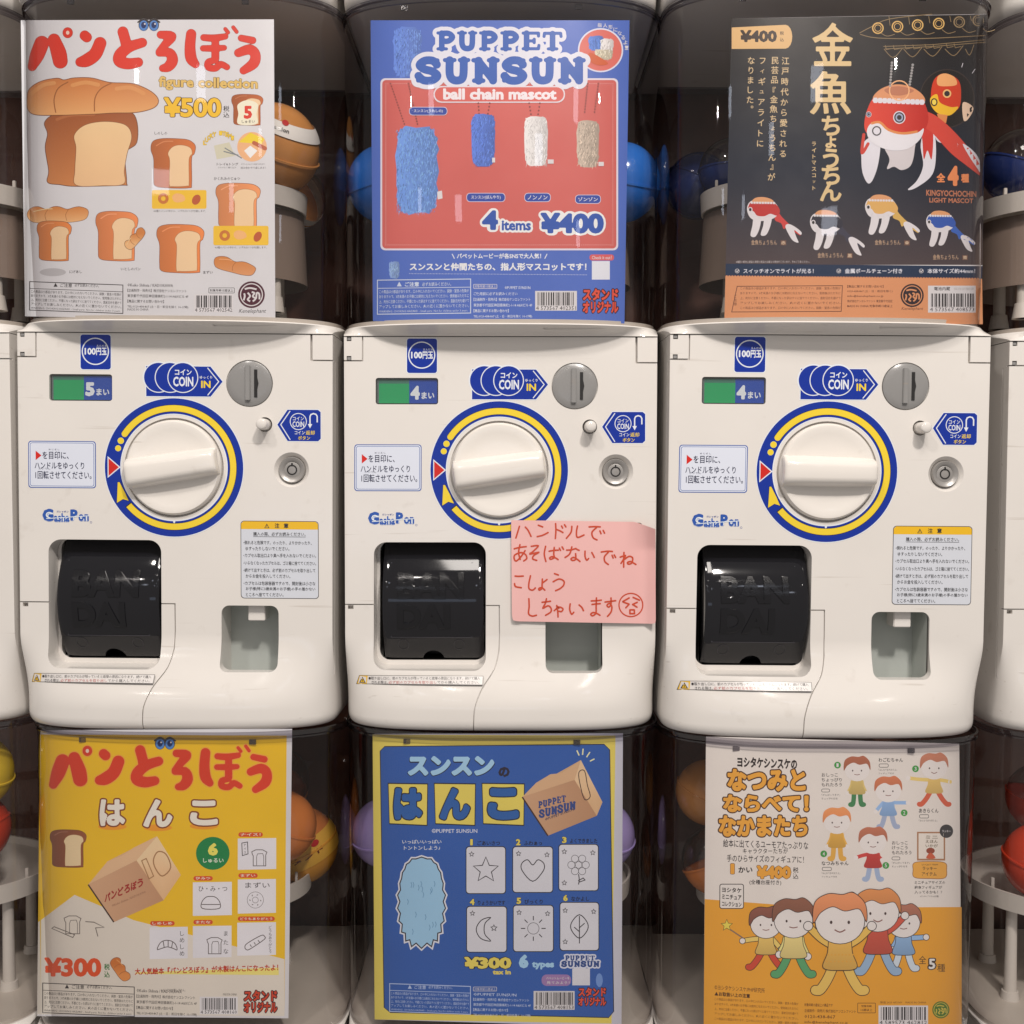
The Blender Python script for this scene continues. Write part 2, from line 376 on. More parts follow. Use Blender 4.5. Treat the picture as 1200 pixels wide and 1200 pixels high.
    def para(s, lines, x0, y0, x1, lh, h, col, b=.01, slope=0):
        for i, t in enumerate(lines):
            r = 1.0
            if isinstance(t, tuple): t, r = t
            s.T(t, x0, y0+i*lh, x0+(x1-x0)*r, y0+i*lh+h, col, b, slope, res=1)
    def barcode(s, x0, y0, x1, y1, digits, seed=1, pad=8):
        R = random.Random(seed); s.rect(x0, y0, x1, y1, WHITE)
        x = x0+pad; tr = []
        hb = y1-(y1-y0)*.26
        while x < x1-pad:
            w_ = R.choice((1, 1, 2, 3))*(x1-x0)/95
            tr += [((x, y0+pad*.6), (x+w_, y0+pad*.6), (x+w_, hb)), ((x, y0+pad*.6), (x+w_, hb), (x, hb))]
            x += w_ + R.choice((1, 1, 2, 3))*(x1-x0)/95
        s.add(tr, BLACK); s.T(digits, x0+pad*.4, hb+2, x1-pad*.4, y1-2, BLACK, .0, res=1)
    def build(s, fn, parent, m, eps=.00002, names=None):
        parts = {}
        for P, col, bb, lay, part in s.items: parts.setdefault(part, []).append((P, col, lay))
        for part, its in parts.items():
            V = []; Fc = []; C = []
            for P, col, lay in its:
                cf = col if callable(col) else None
                if not cf: c0 = s.tone(col)
                for t in P:
                    ps = [list(t)]
                    x0 = min(p[0] for p in t); x1 = max(p[0] for p in t)
                    if math.floor(x0/s.STRIP+1e-9) != math.floor(x1/s.STRIP-1e-9): ps = strips(t, x0, x1, s.STRIP)
                    for q in ps:
                        if len(q) < 3: continue
                        ar = sum(q[i][0]*q[(i+1) % len(q)][1]-q[(i+1) % len(q)][0]*q[i][1] for i in range(len(q)))
                        if abs(ar) < 1e-7: continue
                        if ar < 0: q = q[::-1]
                        i0 = len(V)
                        for p in q:
                            V.append(fn(p[0], p[1], lay*eps))
                            c = s.tone(cf((p[0]-s.ox)*s.k, (p[1]-s.oy)*s.k)) if cf else c0
                            C.extend((*c, 1.0))
                        Fc.append(tuple(reversed(range(i0, i0+len(q)))))
            me = bpy.data.meshes.new(part)
            me.from_pydata([tuple(v) for v in V], [], Fc)
            at = me.attributes.new('Col', 'FLOAT_COLOR', 'POINT'); at.data.foreach_set('color', C)
            link(part, me, m, parent)
def strips(t, x0, x1, st):
    out = []; k0 = math.floor(x0/st); k1 = math.ceil(x1/st)
    def clip(P, x, keep):
        R = []
        for i in range(len(P)):
            a, b = P[i], P[(i+1) % len(P)]; ia = (a[0] >= x) == keep or a[0] == x; ib = (b[0] >= x) == keep or b[0] == x
            if ia: R.append(a)
            if ia != ib: u = (x-a[0])/(b[0]-a[0]); R.append((x, a[1]+(b[1]-a[1])*u))
        return R
    for k in range(k0, k1):
        q = clip(list(t), k*st, True)
        if len(q) > 2: q = clip(q, (k+1)*st, False)
        if len(q) > 2: out.append(q)
    return out
# ================================================================== the machine
def sup(s, n, D): return D*(1-max(0.0, 1-min(1, abs(s))**n)**(1/n))
HW = 183.0
def prof_u(py):                              # how far the foot has flared (0 flat panel .. 1 foot)
    if py <= 744: return 0.0
    return sin(pi/2*min(1.0, (py-744)/84.0)**1.5)**1.25
def surfY(x, py):                            # front surface depth in px; x px from machine centre
    s = max(-1, min(1, x/HW)); t = prof_u(py)
    y = (1-t)*sup(s, 26, 5) + t*(-28+sup(s, 3.2, 80))
    if py > 838:
        v = min(1, (py-838)/13.5); y += 9*(1-math.sqrt(max(0, 1-v*v)))
    return y
BACK = 300
def loft(rows, n=56, cap=True):              # rows: (z metres, half width px, fn(s)->Y px, back Y px)
    vs = []; fs = []; m = n+3
    for z, a, f, bk in rows:
        for i in range(n+1):
            s = sin(pi/2*(2*i/n-1)); vs.append((a*s*U, f(s)*U, z))
        vs.append(((a+4)*U, bk*U, z)); vs.append((-(a+4)*U, bk*U, z))
    for j in range(len(rows)-1):
        for i in range(m):
            k = (i+1) % m; fs.append((j*m+i, j*m+k, (j+1)*m+k, (j+1)*m+i))
    if cap: fs.append(tuple(range(m))); fs.append(tuple(range((len(rows)-1)*m, len(rows)*m)))
    return fixn(mesh(vs, fs))
def onsurf(px, py, d=0):                     # decal on the front surface
    p = L(px, py); y = surfY(p.x/U, py) ; p = L(px, py, y)
    return Vector((p.x, y*U - .00012 - (.0007 if py > 760 else 0) - d, p.z))

proto = root('capsule_toy_machine', 'proto', 'toy machine')
rows = []
pys = [394.9, 420, 560, 700, 744] + [744+84*(i/18) for i in range(1, 19)] + [838] + [838+13.5*sin(pi/2*i/6) for i in range(1, 7)]
for py in pys:
    sh = 0
    if py > 838: v = (py-838)/13.5; sh = 6*(1-math.sqrt(max(0, 1-v*v)))
    rows.append((zl(py), HW+(1.8*prof_u(py))-sh, (lambda s, py=py: surfY(s*HW, py)), BACK))
body = link('body_shell', loft(rows), M_BODY, proto)
CX, CZ = L(585, 551).x, L(585, 551).z        # dial centre
def groove(path, wpx=1.3, dep=3.5):
    P = [L(x, y) for x, y in path]; n = len(P); vs = []; fs = []
    for i in range(n):
        a = P[max(0, i-1)]; b = P[min(n-1, i+1)]; d = Vector((b.x-a.x, 0, b.z-a.z)).normalized(); nn = Vector((-d.z, 0, d.x))*wpx*U/2
        y = (surfY(P[i].x/U, path[i][1])+dep)*U
        for sg in (-1, 1):
            for yy in (-.09, y): q = P[i]+nn*sg; vs.append((q.x, yy, q.z))
    for i in range(n-1):
        o = i*4; fs += [(o, o+1, o+5, o+4), (o+2, o+6, o+7, o+3), (o, o+4, o+6, o+2), (o+1, o+3, o+7, o+5)]
    fs += [(0, 2, 3, 1), (4*n-4, 4*n-3, 4*n-1, 4*n-2)]
    return fixn(mesh(vs, fs))
seam = [(585.3, 709.3), (585.6, 740), (585, 762)] + smooth([(585, 762), (580, 782), (566, 803), (558, 823), (556.5, 840), (556.5, 856)], 4, False)[1:]
cuts = [
    groove([(397, 708.6), (443, 708.6)]), groove([(565, 709.6), (586, 709.6)]), groove(seam),
    groove([(424.7, 388), (424.7, 423.2)], 1.6), groove([(397, 423), (425.4, 423)], 1.6),
    groove([(745.6, 388), (745.6, 424.5)], 2.6, 6), groove([(744.6, 424.8), (778, 424.8)], 1.6),
    prism(LM(rr(436.5, 633.5, 571.5, 786, 15, 8)), -90, 26, .035),          # flap recess
    prism(LM(rr(442.5, 636, 568.5, 778, 12, 6)), 20, 120),
    prism(LM(rr(639.5, 711, 706, 786.5, 9, 6)), -90, 9, .0),
    prism(LM(rr(638, 706, 707.5, 815, 4, 4)), 3.5, 50),              # coin return
    prism(LM(rr(440, 443, 513.3, 474, 3, 4)), -10, 5),                        # coin counter window
    lathe([(57.8, -8), (57.8, 5)], 72, cx=CX, cz=CZ),
    lathe([(23.5, -4), (15.6, 6), (15.6, 12)], 48, cx=L(721.7, 552.5).x, cz=L(0, 552.5).z),
    lathe([(8.6, -4), (8.6, 10)], 32, cx=L(691, 500).x, cz=L(0, 500).z),
    lathe([(27.2, -4), (27.2, 2.5)], 48, cx=L(673.3, 452.3).x, cz=L(0, 452.3).z),
    prism(LM([(408, 709.5), (414.5, 709.5), (414.5, 714), (408, 714)]), -10, 8),
    prism(LM([(406, 394), (411.5, 394), (411.5, 400), (406, 400)]), -10, 8),
    prism(LM([(406, 417.5), (411.5, 417.5), (411.5, 423), (406, 423)]), -10, 8),
]
for sx in (-1, 1):                                                          # line where the front door meets the sides
    x0, x1 = sorted((sx*(HW-2)*U, sx*(HW+8)*U)); cuts.append(box(x0, 15*U, zl(793), x1, 16.6*U, zl(425)))
boolean(body, cuts)
body.data.materials.clear(); body.data.materials.append(M_BODY)
bevel(body, .55, 2, 50)
me = body.data; me.polygons.foreach_set('use_smooth', [True]*len(me.polygons)); me.set_sharp_from_angle(angle=radians(28))
wn = body.modifiers.new('w', 'WEIGHTED_NORMAL'); wn.keep_sharp = True; wn.weight = 100

def px_(name, me_, m, par=proto, sm=40): return link(name, me_, m, par, smooth=sm)
# hinge pins
for y in (397, 420.3):
    p = L(408.7, y); px_('hinge_pin', box(p.x-2*U, 1*U, p.z-1.6*U, p.x+2*U, 5*U, p.z+1.6*U), M_GREY)
# --- collar under the clear bin: sloping band
rows = []
for i in range(9):
    t = i/8; z = zl(384)+(zl(394)-zl(384))*t
    e = (1-t)**1.5
    rows.append((z, HW+6*e, (lambda s, e=e: (1-e)*(-1.5+sup(s, 22, 6)) + e*(-31+sup(s, 2.9, 98))), BACK))
rows.insert(0, (zl(382.6), HW+5.5, lambda s: -29.5+sup(s, 2.9, 98), BACK))
collar = px_('bin_collar', loft(rows), M_BODY, sm=30)
boolean(collar, [prism(LM([(636, 387.4), (641, 389.6), (712, 389.6), (717, 387.4), (717, 386.4), (636, 386.4)]), -60, -14)])
collar.data.materials.clear(); collar.data.materials.append(M_BODY)
collar.data.polygons.foreach_set('use_smooth', [True]*len(collar.data.polygons)); collar.data.set_sharp_from_angle(angle=radians(30))
# --- clear bin
def loop(z, a, f, bk, n=56, cut=1.0):
    return [(a*sin(pi/2*(2*i/n-1))*U, f(sin(pi/2*(2*i/n-1)))*U, z) for i in range(n+1)]+[(a*U, bk*U*.6, z), (a*U, bk*U, z), (-a*U, bk*U, z), (-a*U, bk*U*.6, z)]
def tube(loops):
    m = len(loops[0]); vs = [v for l in loops for v in l]
    fs = [(j*m+i, j*m+(i+1) % m, (j+1)*m+(i+1) % m, (j+1)*m+i) for j in range(len(loops)-1) for i in range(m)]
    return fixn(mesh(vs, fs))
fC = lambda s: -28+sup(s, 2.9, 98); BW = HW+5.5
case = px_('clear_bin', tube([loop(zl(382.5), BW-1, fC, 292), loop(zl(300), BW-.5, fC, 292), loop(zl(120), BW, fC, 292), loop(zl(14.5), BW, fC, 292)]), M_CASE, sm=60)
rim = []
for py, o in ((14.5, 0), (13.8, 1.6), (11.8, 2.0), (11, .3), (8.6, .3), (7.8, 2.4), (5.2, 2.4), (4.6, .6)):
    rim.append(loop(zl(py), BW+o, (lambda s, o=o: fC(s)-o), 292))
px_('bin_rim', tube(rim), M_RIM, case, 35)
# poster clips under the rim
for xx in (-110, 88):
    px_('poster_clip', box((xx-4)*U, (fC(xx/BW)+1.5)*U, zl(20.5), (xx+4)*U, (fC(xx/BW)+3.2)*U, zl(14.5), .0003), M_RIM, case)
px_('bin_floor', loft([(zl(382.4), BW-3, lambda s: fC(s)+2, 290), (zl(377.5), BW-3, lambda s: fC(s)+2, 290)]), M_FLOORP)
# --- hopper inside the bin
HCY = 130
def ring_mesh(z0, z1, rx0, rx1, ry0, ry1, th=3, n=72):
    vs = []; fs = []
    for z, rx, ry in ((z0, rx0, ry0), (z1, rx1, ry1), (z1, rx1-th, ry1-th), (z0, rx0-th, ry0-th)):
        for i in range(n): a = 2*pi*i/n; vs.append((rx*cos(a)*U, (HCY+ry*sin(a))*U, z))
    for j in range(4):
        for i in range(n): fs.append((j*n+i, j*n+(i+1) % n, ((j+1) % 4)*n+(i+1) % n, ((j+1) % 4)*n+i))
    return fixn(mesh(vs, fs))
hopper = px_('hopper', ring_mesh(zl(240), zl(216), 166, 168, 118, 120), M_FROST)
n = 64; vs = [(164*cos(2*pi*i/n)*U, (HCY+116*sin(2*pi*i/n))*U, zl(226)) for i in range(n)] + [(60*cos(2*pi*i/n)*U, (HCY+50*sin(2*pi*i/n))*U, zl(246)) for i in range(n)]
px_('hopper_plate', fixn(mesh(vs, [(i, (i+1) % n, n+(i+1) % n, n+i) for i in range(n)]+[tuple(range(n, 2*n))])), M_FROST, hopper)
for a in (20, 75, 110, 160, 200, 235, 305, 340):
    a = radians(a); x, y = 160*cos(a)*U, (HCY+112*sin(a))*U
    px_('hopper_post', box(x-2*U, y-2*U, zl(226), x+2*U, y+2*U, zl(206), .0004), M_FROST, hopper)
def column(x, y, r0, r1, z0, z1):
    n = 20; vs = [(x*U+r*cos(2*pi*i/n)*U, y*U+r*sin(2*pi*i/n)*U, z) for r, z in ((r0, z0), (r1, z1)) for i in range(n)]
    return fixn(mesh(vs, [(i, (i+1) % n, n+(i+1) % n, n+i) for i in range(n)]+[tuple(range(n)), tuple(range(n, 2*n))]))
for x, y in ((-128, 85), (128, 85), (-110, 190), (110, 190)):
    px_('hopper_leg', column(x, y, 8, 6.5, zl(371), zl(240)), M_FROST, hopper)
    px_('leg_socket', column(x, y, 13, 10, zl(371), zl(352)), M_FROST, hopper)
vs = []; n = 48
for rx, ry, z in ((160, 112, zl(241)), (168, 122, zl(330))):
    vs += [(rx*cos(2*pi*i/n)*U, (HCY+15+ry*sin(2*pi*i/n))*U, z) for i in range(n)]
# --- dial
handle = px_('turn_handle', lathe([(0, -3.4), (30, -3.6), (44, -4.6), (49.5, -6.0), (53.0, -5.6), (55.0, -3.2), (55.6, 0), (55.6, 4.8)], 96, cx=CX, cz=CZ), M_KNOB, sm=35)
def grip():
    b = bmesh.new(); LN = 26; WN = 10; V = []
    for i in range(LN+1):
        u = -1+2*i/LN; x = 53.2*sin(pi/2*u)
        e = max(0, 1-abs(u)**5)**.4
        row = []
        for j in range(WN+1):
            v = -1+2*j/WN
            wb = 17.5-1.2*u; wt = 11.8-1.0*u
            if j in (0, WN): z = wb*v; y = -3
            elif j in (1, WN-1): z = (wt+1.6)*(1 if v > 0 else -1); y = -20*(.30+.70*e)+2.2
            else: z = wt*(v/.8); y = -(20.6+1.2*(1-(v/.8)**2))*(.34+.66*e)
            lim = math.sqrt(max(0, 55.0**2-x*x)); z = max(-lim, min(lim, z))
            row.append(b.verts.new((x*U, y*U, z*U)))
        V.append(row)
    for i in range(LN):
        for j in range(WN): b.faces.new((V[i][j], V[i+1][j], V[i+1][j+1], V[i][j+1]))
    b.faces.new(V[0]); b.faces.new(V[-1])
    bmesh.ops.recalc_face_normals(b, faces=b.faces)
    me_ = bpy.data.meshes.new('g'); b.to_mesh(me_); b.free(); return me_
gr = px_('handle_grip', grip(), M_KNOB, handle, 50); gr.location = (CX, 0, CZ); gr.rotation_euler = (0, radians(-8), 0)
# --- coin slot plate
p = L(673.3, 452.3)
cp = px_('coin_plate', lathe([(0, -2.6), (18, -2.2), (23, -1.4), (26.0, -.2), (26.3, 2.2)], 64, cx=p.x, cz=p.z), M_GREY)
px_('coin_guide', box(p.x-4.2*U, -5*U, p.z-20*U, p.x+1.6*U, 0, p.z+20.5*U, .0006), M_GREY, cp)
px_('coin_slot', prism([(p.x+6*U, p.z+16*U), (p.x+9.6*U, p.z+16*U), (p.x+9.6*U, p.z+7*U), (p.x+11*U, p.z), (p.x+9.6*U, p.z-7*U), (p.x+9.6*U, p.z-16*U), (p.x+6*U, p.z-16*U)], -3, 2), M_DARK, cp)
p = L(691, 500)
px_('return_button', lathe([(0, -20), (4.6, -19.8), (6.1, -18.6), (6.5, -17), (6.7, 9.5)], 32, cx=p.x, cz=p.z), M_BODY)
p = L(721.7, 552.5)
lk = px_('key_lock', lathe([(0, 3.4), (8, 3.4), (9.2, 3.8), (9.8, 3), (12, 1.6), (14.4, .6), (15.2, 2), (15.3, 11.5)], 48, cx=p.x, cz=p.z), M_METAL)
px_('key_hole', lathe([(6.0, 2.9), (4.6, 2.9), (4.6, 3.6), (6.0, 3.6), (6.0, 2.9)], 32, False, cx=p.x, cz=p.z), M_DARK, lk)
px_('key_notch', box(p.x-.8*U, 2.7*U, p.z+4.5*U, p.x+.9*U, 3.6*U, p.z+8*U), M_DARK, lk)
# --- capsule flap
yb = 117
box_in = px_('chute', box(L(443, 0).x, 26*U, zl(777), L(568, 0).x, 119*U, zl(637)), M_DARK)
b = bmesh.new(); b.from_mesh(box_in.data); fr = [f for f in b.faces if f.calc_center_median().y < 27*U]; bmesh.ops.delete(b, geom=fr, context='FACES'); b.to_mesh(box_in.data); b.free()
FX0, FX1 = L(444.5, 0).x, L(566.5, 0).x; FZ0, FZ1 = zl(775.5), zl(638)
def flapY(z):
    m = (FZ0+FZ1)/2; h = (FZ1-FZ0)/2; v = (z-m)/h
    return (-3+29*v*v)*U
def flap():
    vs = []; fs = []; NZ = 28; NX = 24
    for k in range(NZ+1):
        z = FZ0+(FZ1-FZ0)*k/NZ
        for i in range(NX+1):
            u = -1+2*i/NX; x = (FX0+FX1)/2+(FX1-FX0)/2*sin(pi/2*u)
            e = abs(sin(pi/2*u)); y = flapY(z)+(sup(e, 9, 9))*U
            vs.append((x, y, z))
        vs.append((FX1, 60*U, z)); vs.append((FX0, 60*U, z))
    m = NX+3
    for k in range(NZ):
        for i in range(m):
            j = (i+1) % m; fs.append((k*m+i, k*m+j, (k+1)*m+j, (k+1)*m+i))
    fs += [tuple(range(m)), tuple(range(NZ*m, NZ*m+m))]
    return fixn(mesh(vs, fs))
fl = px_('capsule_flap', flap(), M_FLAP, sm=30)
pn = L(507, 777.5)
boolean(fl, [lathe([(13, -20), (13, 55)], 40, cx=pn.x, cz=pn.z-.6*U)])
fl.data.materials.clear(); fl.data.materials.append(M_FLAP)
fl.data.polygons.foreach_set('use_smooth', [True]*len(fl.data.polygons)); fl.data.set_sharp_from_angle(angle=radians(30))
def flaptext(txt, x0, y0, x1, y1, nm):
    c = bpy.data.curves.new('t', 'FONT'); c.body = txt; c.size = 1; c.offset = .035; c.extrude = .012; c.bevel_depth = .012; c.bevel_resolution = 1; c.resolution_u = 4
    o = bpy.data.objects.new('t', c); me_ = bpy.data.meshes.new_from_object(o); bpy.data.objects.remove(o)
    xs = [v.co.x for v in me_.vertices]; ys = [v.co.y for v in me_.vertices]
    a, bq = L(x0, y1), L(x1, y0)
    bm_ = bmesh.new(); bm_.from_mesh(me_)
    for i in range(1, 16): bmesh.ops.bisect_plane(bm_, geom=bm_.verts[:]+bm_.edges[:]+bm_.faces[:], plane_co=(0, min(ys)+(max(ys)-min(ys))*i/16, 0), plane_no=(0, 1, 0), dist=1e-5)
    for v in bm_.verts:
        x = a.x+(v.co.x-min(xs))/(max(xs)-min(xs))*(bq.x-a.x); z = a.z+(v.co.y-min(ys))/(max(ys)-min(ys))*(bq.z-a.z)
        v.co = (x, flapY(z)-(.4+v.co.z*34)*U, z)
    bmesh.ops.recalc_face_normals(bm_, faces=bm_.faces); bm_.to_mesh(me_); bm_.free(); me_.materials.clear()
    return px_(nm, me_, M_FLAPL, fl, 30)
flaptext('BAN', 466, 671, 544, 702, 'raised_lettering'); flaptext('DAI', 466, 708, 528, 737, 'raised_lettering')
pr = Print(); G = (60, 58, 62)
pr.cur = 'raised_frame'
pr.line([(458, 660), (458, 748), (553, 748), (553, 660)], .5, G)
pr.line(rr(492, 754, 504, 766, 6, 6), .4, G, closed=True) if False else None
pr.ring(472, 757.5, 6, 6.6, (48, 46, 50)); pr.ring(538, 757.5, 6, 6.6, (48, 46, 50))
def onflap(px, py, d): p = L(px, py); return Vector((p.x, flapY(p.z)-.0003-d, p.z))
pr.build(onflap, fl, M_STICK)
# --- coin return tray
tx0, tx1 = L(641.5, 0).x, L(704, 0).x
tr = px_('coin_tray', box(L(638.2, 0).x, 4*U, zl(814.6), L(707.3, 0).x, 49*U, zl(706.3)), M_TRAY)
b = bmesh.new(); b.from_mesh(tr.data); bmesh.ops.delete(b, geom=[f for f in b.faces if f.calc_center_median().y < 6*U], context='FACES'); b.to_mesh(tr.data); b.free()
px_('coin_baffle', box(L(670, 0).x, 9*U, zl(730), L(690, 0).x, 34*U, zl(708.5), .0008), M_BODY)

# --- stickers (photo coordinates of the middle machine)
BL = (12, 46, 142); YE = (232, 200, 52); SW = (222, 224, 230)
def sticker(name, draw, fn=onsurf, par=proto):
    q = Print(gain=1.08); q.STRIP = 1e6 if fn is onsurf and name != 'warning_strip' else 10
    q.cur = name; draw(q); q.build(fn, par, M_STICK, eps=.00004)
def d_value(q):
    q.rrect(475.8, 396, 512.8, 438.2, 3.5, SW); q.rrect(476.7, 396.9, 511.9, 437.3, 3, BL)
    q.ring(494, 416.3, 14.6, 15.9, SW); q.T('100', 481.5, 412.3, 494.6, 420.3, SW, .035); q.T('円玉', 495, 412, 507.3, 420.8, SW, .03)
    q.T('えんだま', 495.5, 408.6, 507, 411, SW, .02, res=1)
sticker('coin_value_sticker', d_value)
def d_in(q):
    def shape(e, c):
        q.poly([(553-e, 433-e), (628+e*.4, 433-e), (642+e*1.3, 450.5), (628+e*.4, 468+e), (553-e, 468+e)], c)
        for x in (567.5, 581, 595.8): q.ell(x, 446, 17.6+e, 17.6+e, c, n=40)
    shape(1.0, SW); q.poly([(553, 433), (628, 433), (642, 450.5), (628, 468), (553, 468)], BL)
    for x in (567.5, 581, 595.8):
        q.ell(x, 446, 18.0, 18.0, SW, n=44); q.ell(x, 446, 16.9, 16.9, BL, n=44)
    q.line([(624.5, 434.5), (637.5, 450.5), (624.5, 466.5)], .55, SW)
    q.T('コイン', 586.5, 436.5, 606, 443.2, SW, .03); q.T('COIN', 584.5, 445, 608, 456.5, SW, .03)
    q.T('IN', 617, 449.5, 628, 458, YE, .03); q.T('ゆっくり', 615.5, 443.8, 630, 447.6, SW, .02, res=1)
sticker('coin_in_sticker', d_in)
def d_ret(q):
    sh = lambda e: [(705.5-e*1.3, 500), (717.5-e*.3, 482.5-e), (753+e, 482.5-e), (756+e, 485), (756+e, 516), (753+e, 519+e), (717.5-e*.3, 519+e)]
    q.poly(sh(.9), SW); q.poly(sh(0), BL); q.line([(720.5, 484), (709.5, 500), (720.5, 517.5)], .55, SW)
    q.ring(730, 496.2, 9.0, 9.9, SW); q.T('コイン', 723.6, 490.5, 736.5, 495, SW, .02, res=1); q.T('COIN', 723.2, 496, 736.8, 502.6, SW, .02)
    q.line([(752, 497), (752, 490), (750.5, 487.6), (747.5, 486.8), (744.6, 488), (743.6, 490.5), (743.6, 500)], .75, SW); q.poly([(741, 499), (746.2, 499), (743.6, 504)], SW)
    q.T('コイン', 725.7, 507, 737.5, 511.3, SW, .03, res=1); q.T('返却', 738.5, 506.6, 749, 511.6, YE, .03, res=1); q.T('ボタン', 729.7, 513, 743.7, 517.6, YE, .03, res=1)
sticker('coin_return_sticker', d_ret)
def d_how(q):
    q.rrect(415.3, 521, 494, 575.8, 3.5, (70, 95, 160)); q.rrect(416.3, 522, 493, 574.8, 3, SW); q.rrect(417.3, 523, 492, 573.8, 2.6, (70, 95, 160)); q.rrect(417.9, 523.6, 491.4, 573.2, 2.2, (214, 216, 222))
    q.poly([(424, 532.5), (430.8, 538), (424, 543.5)], (205, 40, 30))
    c = (38, 40, 66)
    q.T('を目印に、', 432, 533.3, 462.5, 542.2, c, .012); q.T('めじるし', 439, 530, 452, 532, c, .0, res=1)
    q.T('ハンドルをゆっくり', 422.8, 545.7, 480.5, 553.8, c, .012); q.T('1回転させてください。', 423.6, 556, 489, 565.3, c, .012); q.T('かいてん', 427.5, 552.3, 441, 554.6, c, 0, res=1)
sticker('instruction_sticker', d_how)
def d_dial(q):
    x, y = 585, 550.8
    q.ring(x, y, 61.4, 81.6, SW, 96); q.ring(x, y, 62.6, 80.6, BL, 96)
    q.arc(x, y, 64.8, 73.2, 147, -141, BLACK, 90); q.arc(x, y, 65.4, 72.6, 146, -140, YE, 90)
    q.ell(x+69*cos(radians(146)), y-69*sin(radians(146)), 3.6, 3.6, YE)
    q.ell(523.2, 520.2, 3.4, 3.4, YE, (250, 230, 120), .3); q.ell(520, 529, 3.2, 3.2, YE, (250, 230, 120), .3)
    q.poly([(519.5, 568.5), (521.5, 568.5), (527.5, 580), (532, 590), (525.5, 588), (518.4, 592.5)], YE, (20, 40, 100), .6)
    q.poly([(508.8, 540.6), (520.8, 551), (508.8, 561.2)], (200, 38, 28), SW, 1.3)
    q.poly([(583.6, 612.2), (586.4, 612.2), (586.2, 614.6), (585, 616), (583.8, 614.6)], SW)
sticker('dial_sticker', d_dial)
def d_logo(q):
    lb = (150, 170, 215); db = (30, 60, 140)
    for dx, dy, c, b in ((0, .7, (150, 162, 196), .10), (0, 0, (226, 229, 236), .085), (0, 0, (44, 84, 160), .035)):
        q.T('G', 431.5+dx, 600+dy, 444.5+dx, 614.5+dy, c, b+.02); q.T('asha', 445+dx, 605+dy, 463+dx, 615+dy, c, b); q.T('P', 464+dx, 600.5+dy, 472.5+dx, 613.5+dy, c, b+.02); q.T('on', 473.5+dx, 606+dy, 485.5+dx, 614+dy, c, b)
    q.T('ガシャポン', 448, 602, 462, 604.6, db, .02, res=1); q.ring(488, 615.5, .9, 1.2, db)
    q.line([(436, 611.5), (486, 607.8)], .45, (215, 222, 236))
sticker('logo_sticker', d_logo)
def d_caution(q):
    X = 381; Yo = 3; bk = (52, 50, 50)
    q.rrect(281.2+X, 609.2+Yo, 372+X, 699.6+Yo, 4, (60, 58, 58)); q.rrect(281.9+X, 609.9+Yo, 371.3+X, 698.9+Yo, 3.6, (205, 206, 208))
    q.poly(rr(281.9+X, 609.9+Yo, 371.3+X, 618.9+Yo, 3, 4)[7:] and [(281.9+X, 618.9+Yo), (281.9+X, 612.5+Yo), (284.5+X, 609.9+Yo), (368.7+X, 609.9+Yo), (371.3+X, 612.5+Yo), (371.3+X, 618.9+Yo)], (228, 178, 35))
    q.poly([(308.8+X, 617.6+Yo), (311.8+X, 612.2+Yo), (314.8+X, 617.6+Yo)], bk); q.poly([(309.9+X, 617+Yo), (311.8+X, 613.6+Yo), (313.7+X, 617+Yo)], (228, 178, 35)); q.rect(311.5+X, 614.3+Yo, 312.1+X, 616.3+Yo, bk)
    q.T('注', 321+X, 611.8+Yo, 326.5+X, 617.4+Yo, bk, .02); q.T('意', 331.5+X, 611.8+Yo, 337+X, 617.4+Yo, bk, .02)
    ls = [('購入の際、必ずお読みください。', 296, 357, 622.2), ('•倒れると危険です。のったり、よりかかったり、', 284.5, 364, 632.3), ('ゆすったりしないでください。', 287, 338, 639.3),
          ('•カプセル取出口より奥へ手を入れないでください。', 284.5, 369, 647.2), ('•いらなくなったカプセルは、ゴミ箱に捨ててください。', 284.5, 369, 656), ('•続けて出すときは、必ず前のカプセルを取り出して', 284.5, 368, 664.4), ('からお金を投入してください。', 287, 339, 671.2),
          ('•カプセルは包装容器ですので、開封後は小さな', 284.5, 368, 679.6), ('お子様(特に3歳未満のお子様)の手の届かない', 287, 368, 686.2), ('ところへ捨ててください。', 287, 331, 692.8)]
    for t, a, b_, y in ls: q.T(t, a+X, y+Yo, b_+X, y+4.6+Yo, bk, .006, res=1)
    q.rect(296+X, 627.4+Yo, 357+X, 627.8+Yo, bk)
sticker('caution_sticker', d_caution)
def d_strip(q):
    bk = (50, 46, 46)
    q.poly([(418, 801.6), (421.5, 791.3), (567, 791.9), (566.4, 802.6)], (70, 64, 60)); q.poly([(418.9, 801.1), (421.9, 791.8), (566.4, 792.4), (565.9, 802.1)], (212, 205, 196))
    q.poly([(418.9, 801.1), (421.9, 791.8), (431.5, 791.9), (430.5, 801.2)], (225, 178, 45)); q.poly([(421.5, 800), (425.3, 793), (429, 800)], bk); q.poly([(422.9, 799.3), (425.3, 794.8), (427.7, 799.3)], (225, 178, 45)); q.rect(425, 796, 425.7, 798.6, bk)
    q.T('●取り出し口に、前のカプセルが残っていると故障の原因になります。続けて購入', 432.5, 792.9, 563, 796.5, bk, .0, res=1)
    q.T('される際は、', 436, 797.7, 455, 801.3, bk, .0, res=1); q.T('必ず前のカプセルを取り出し', 456, 797.7, 512, 801.3, (170, 50, 40), .0, res=1); q.T('てから購入してください。', 513, 797.7, 562, 801.3, bk, .0, res=1)
sticker('warning_strip', d_strip)
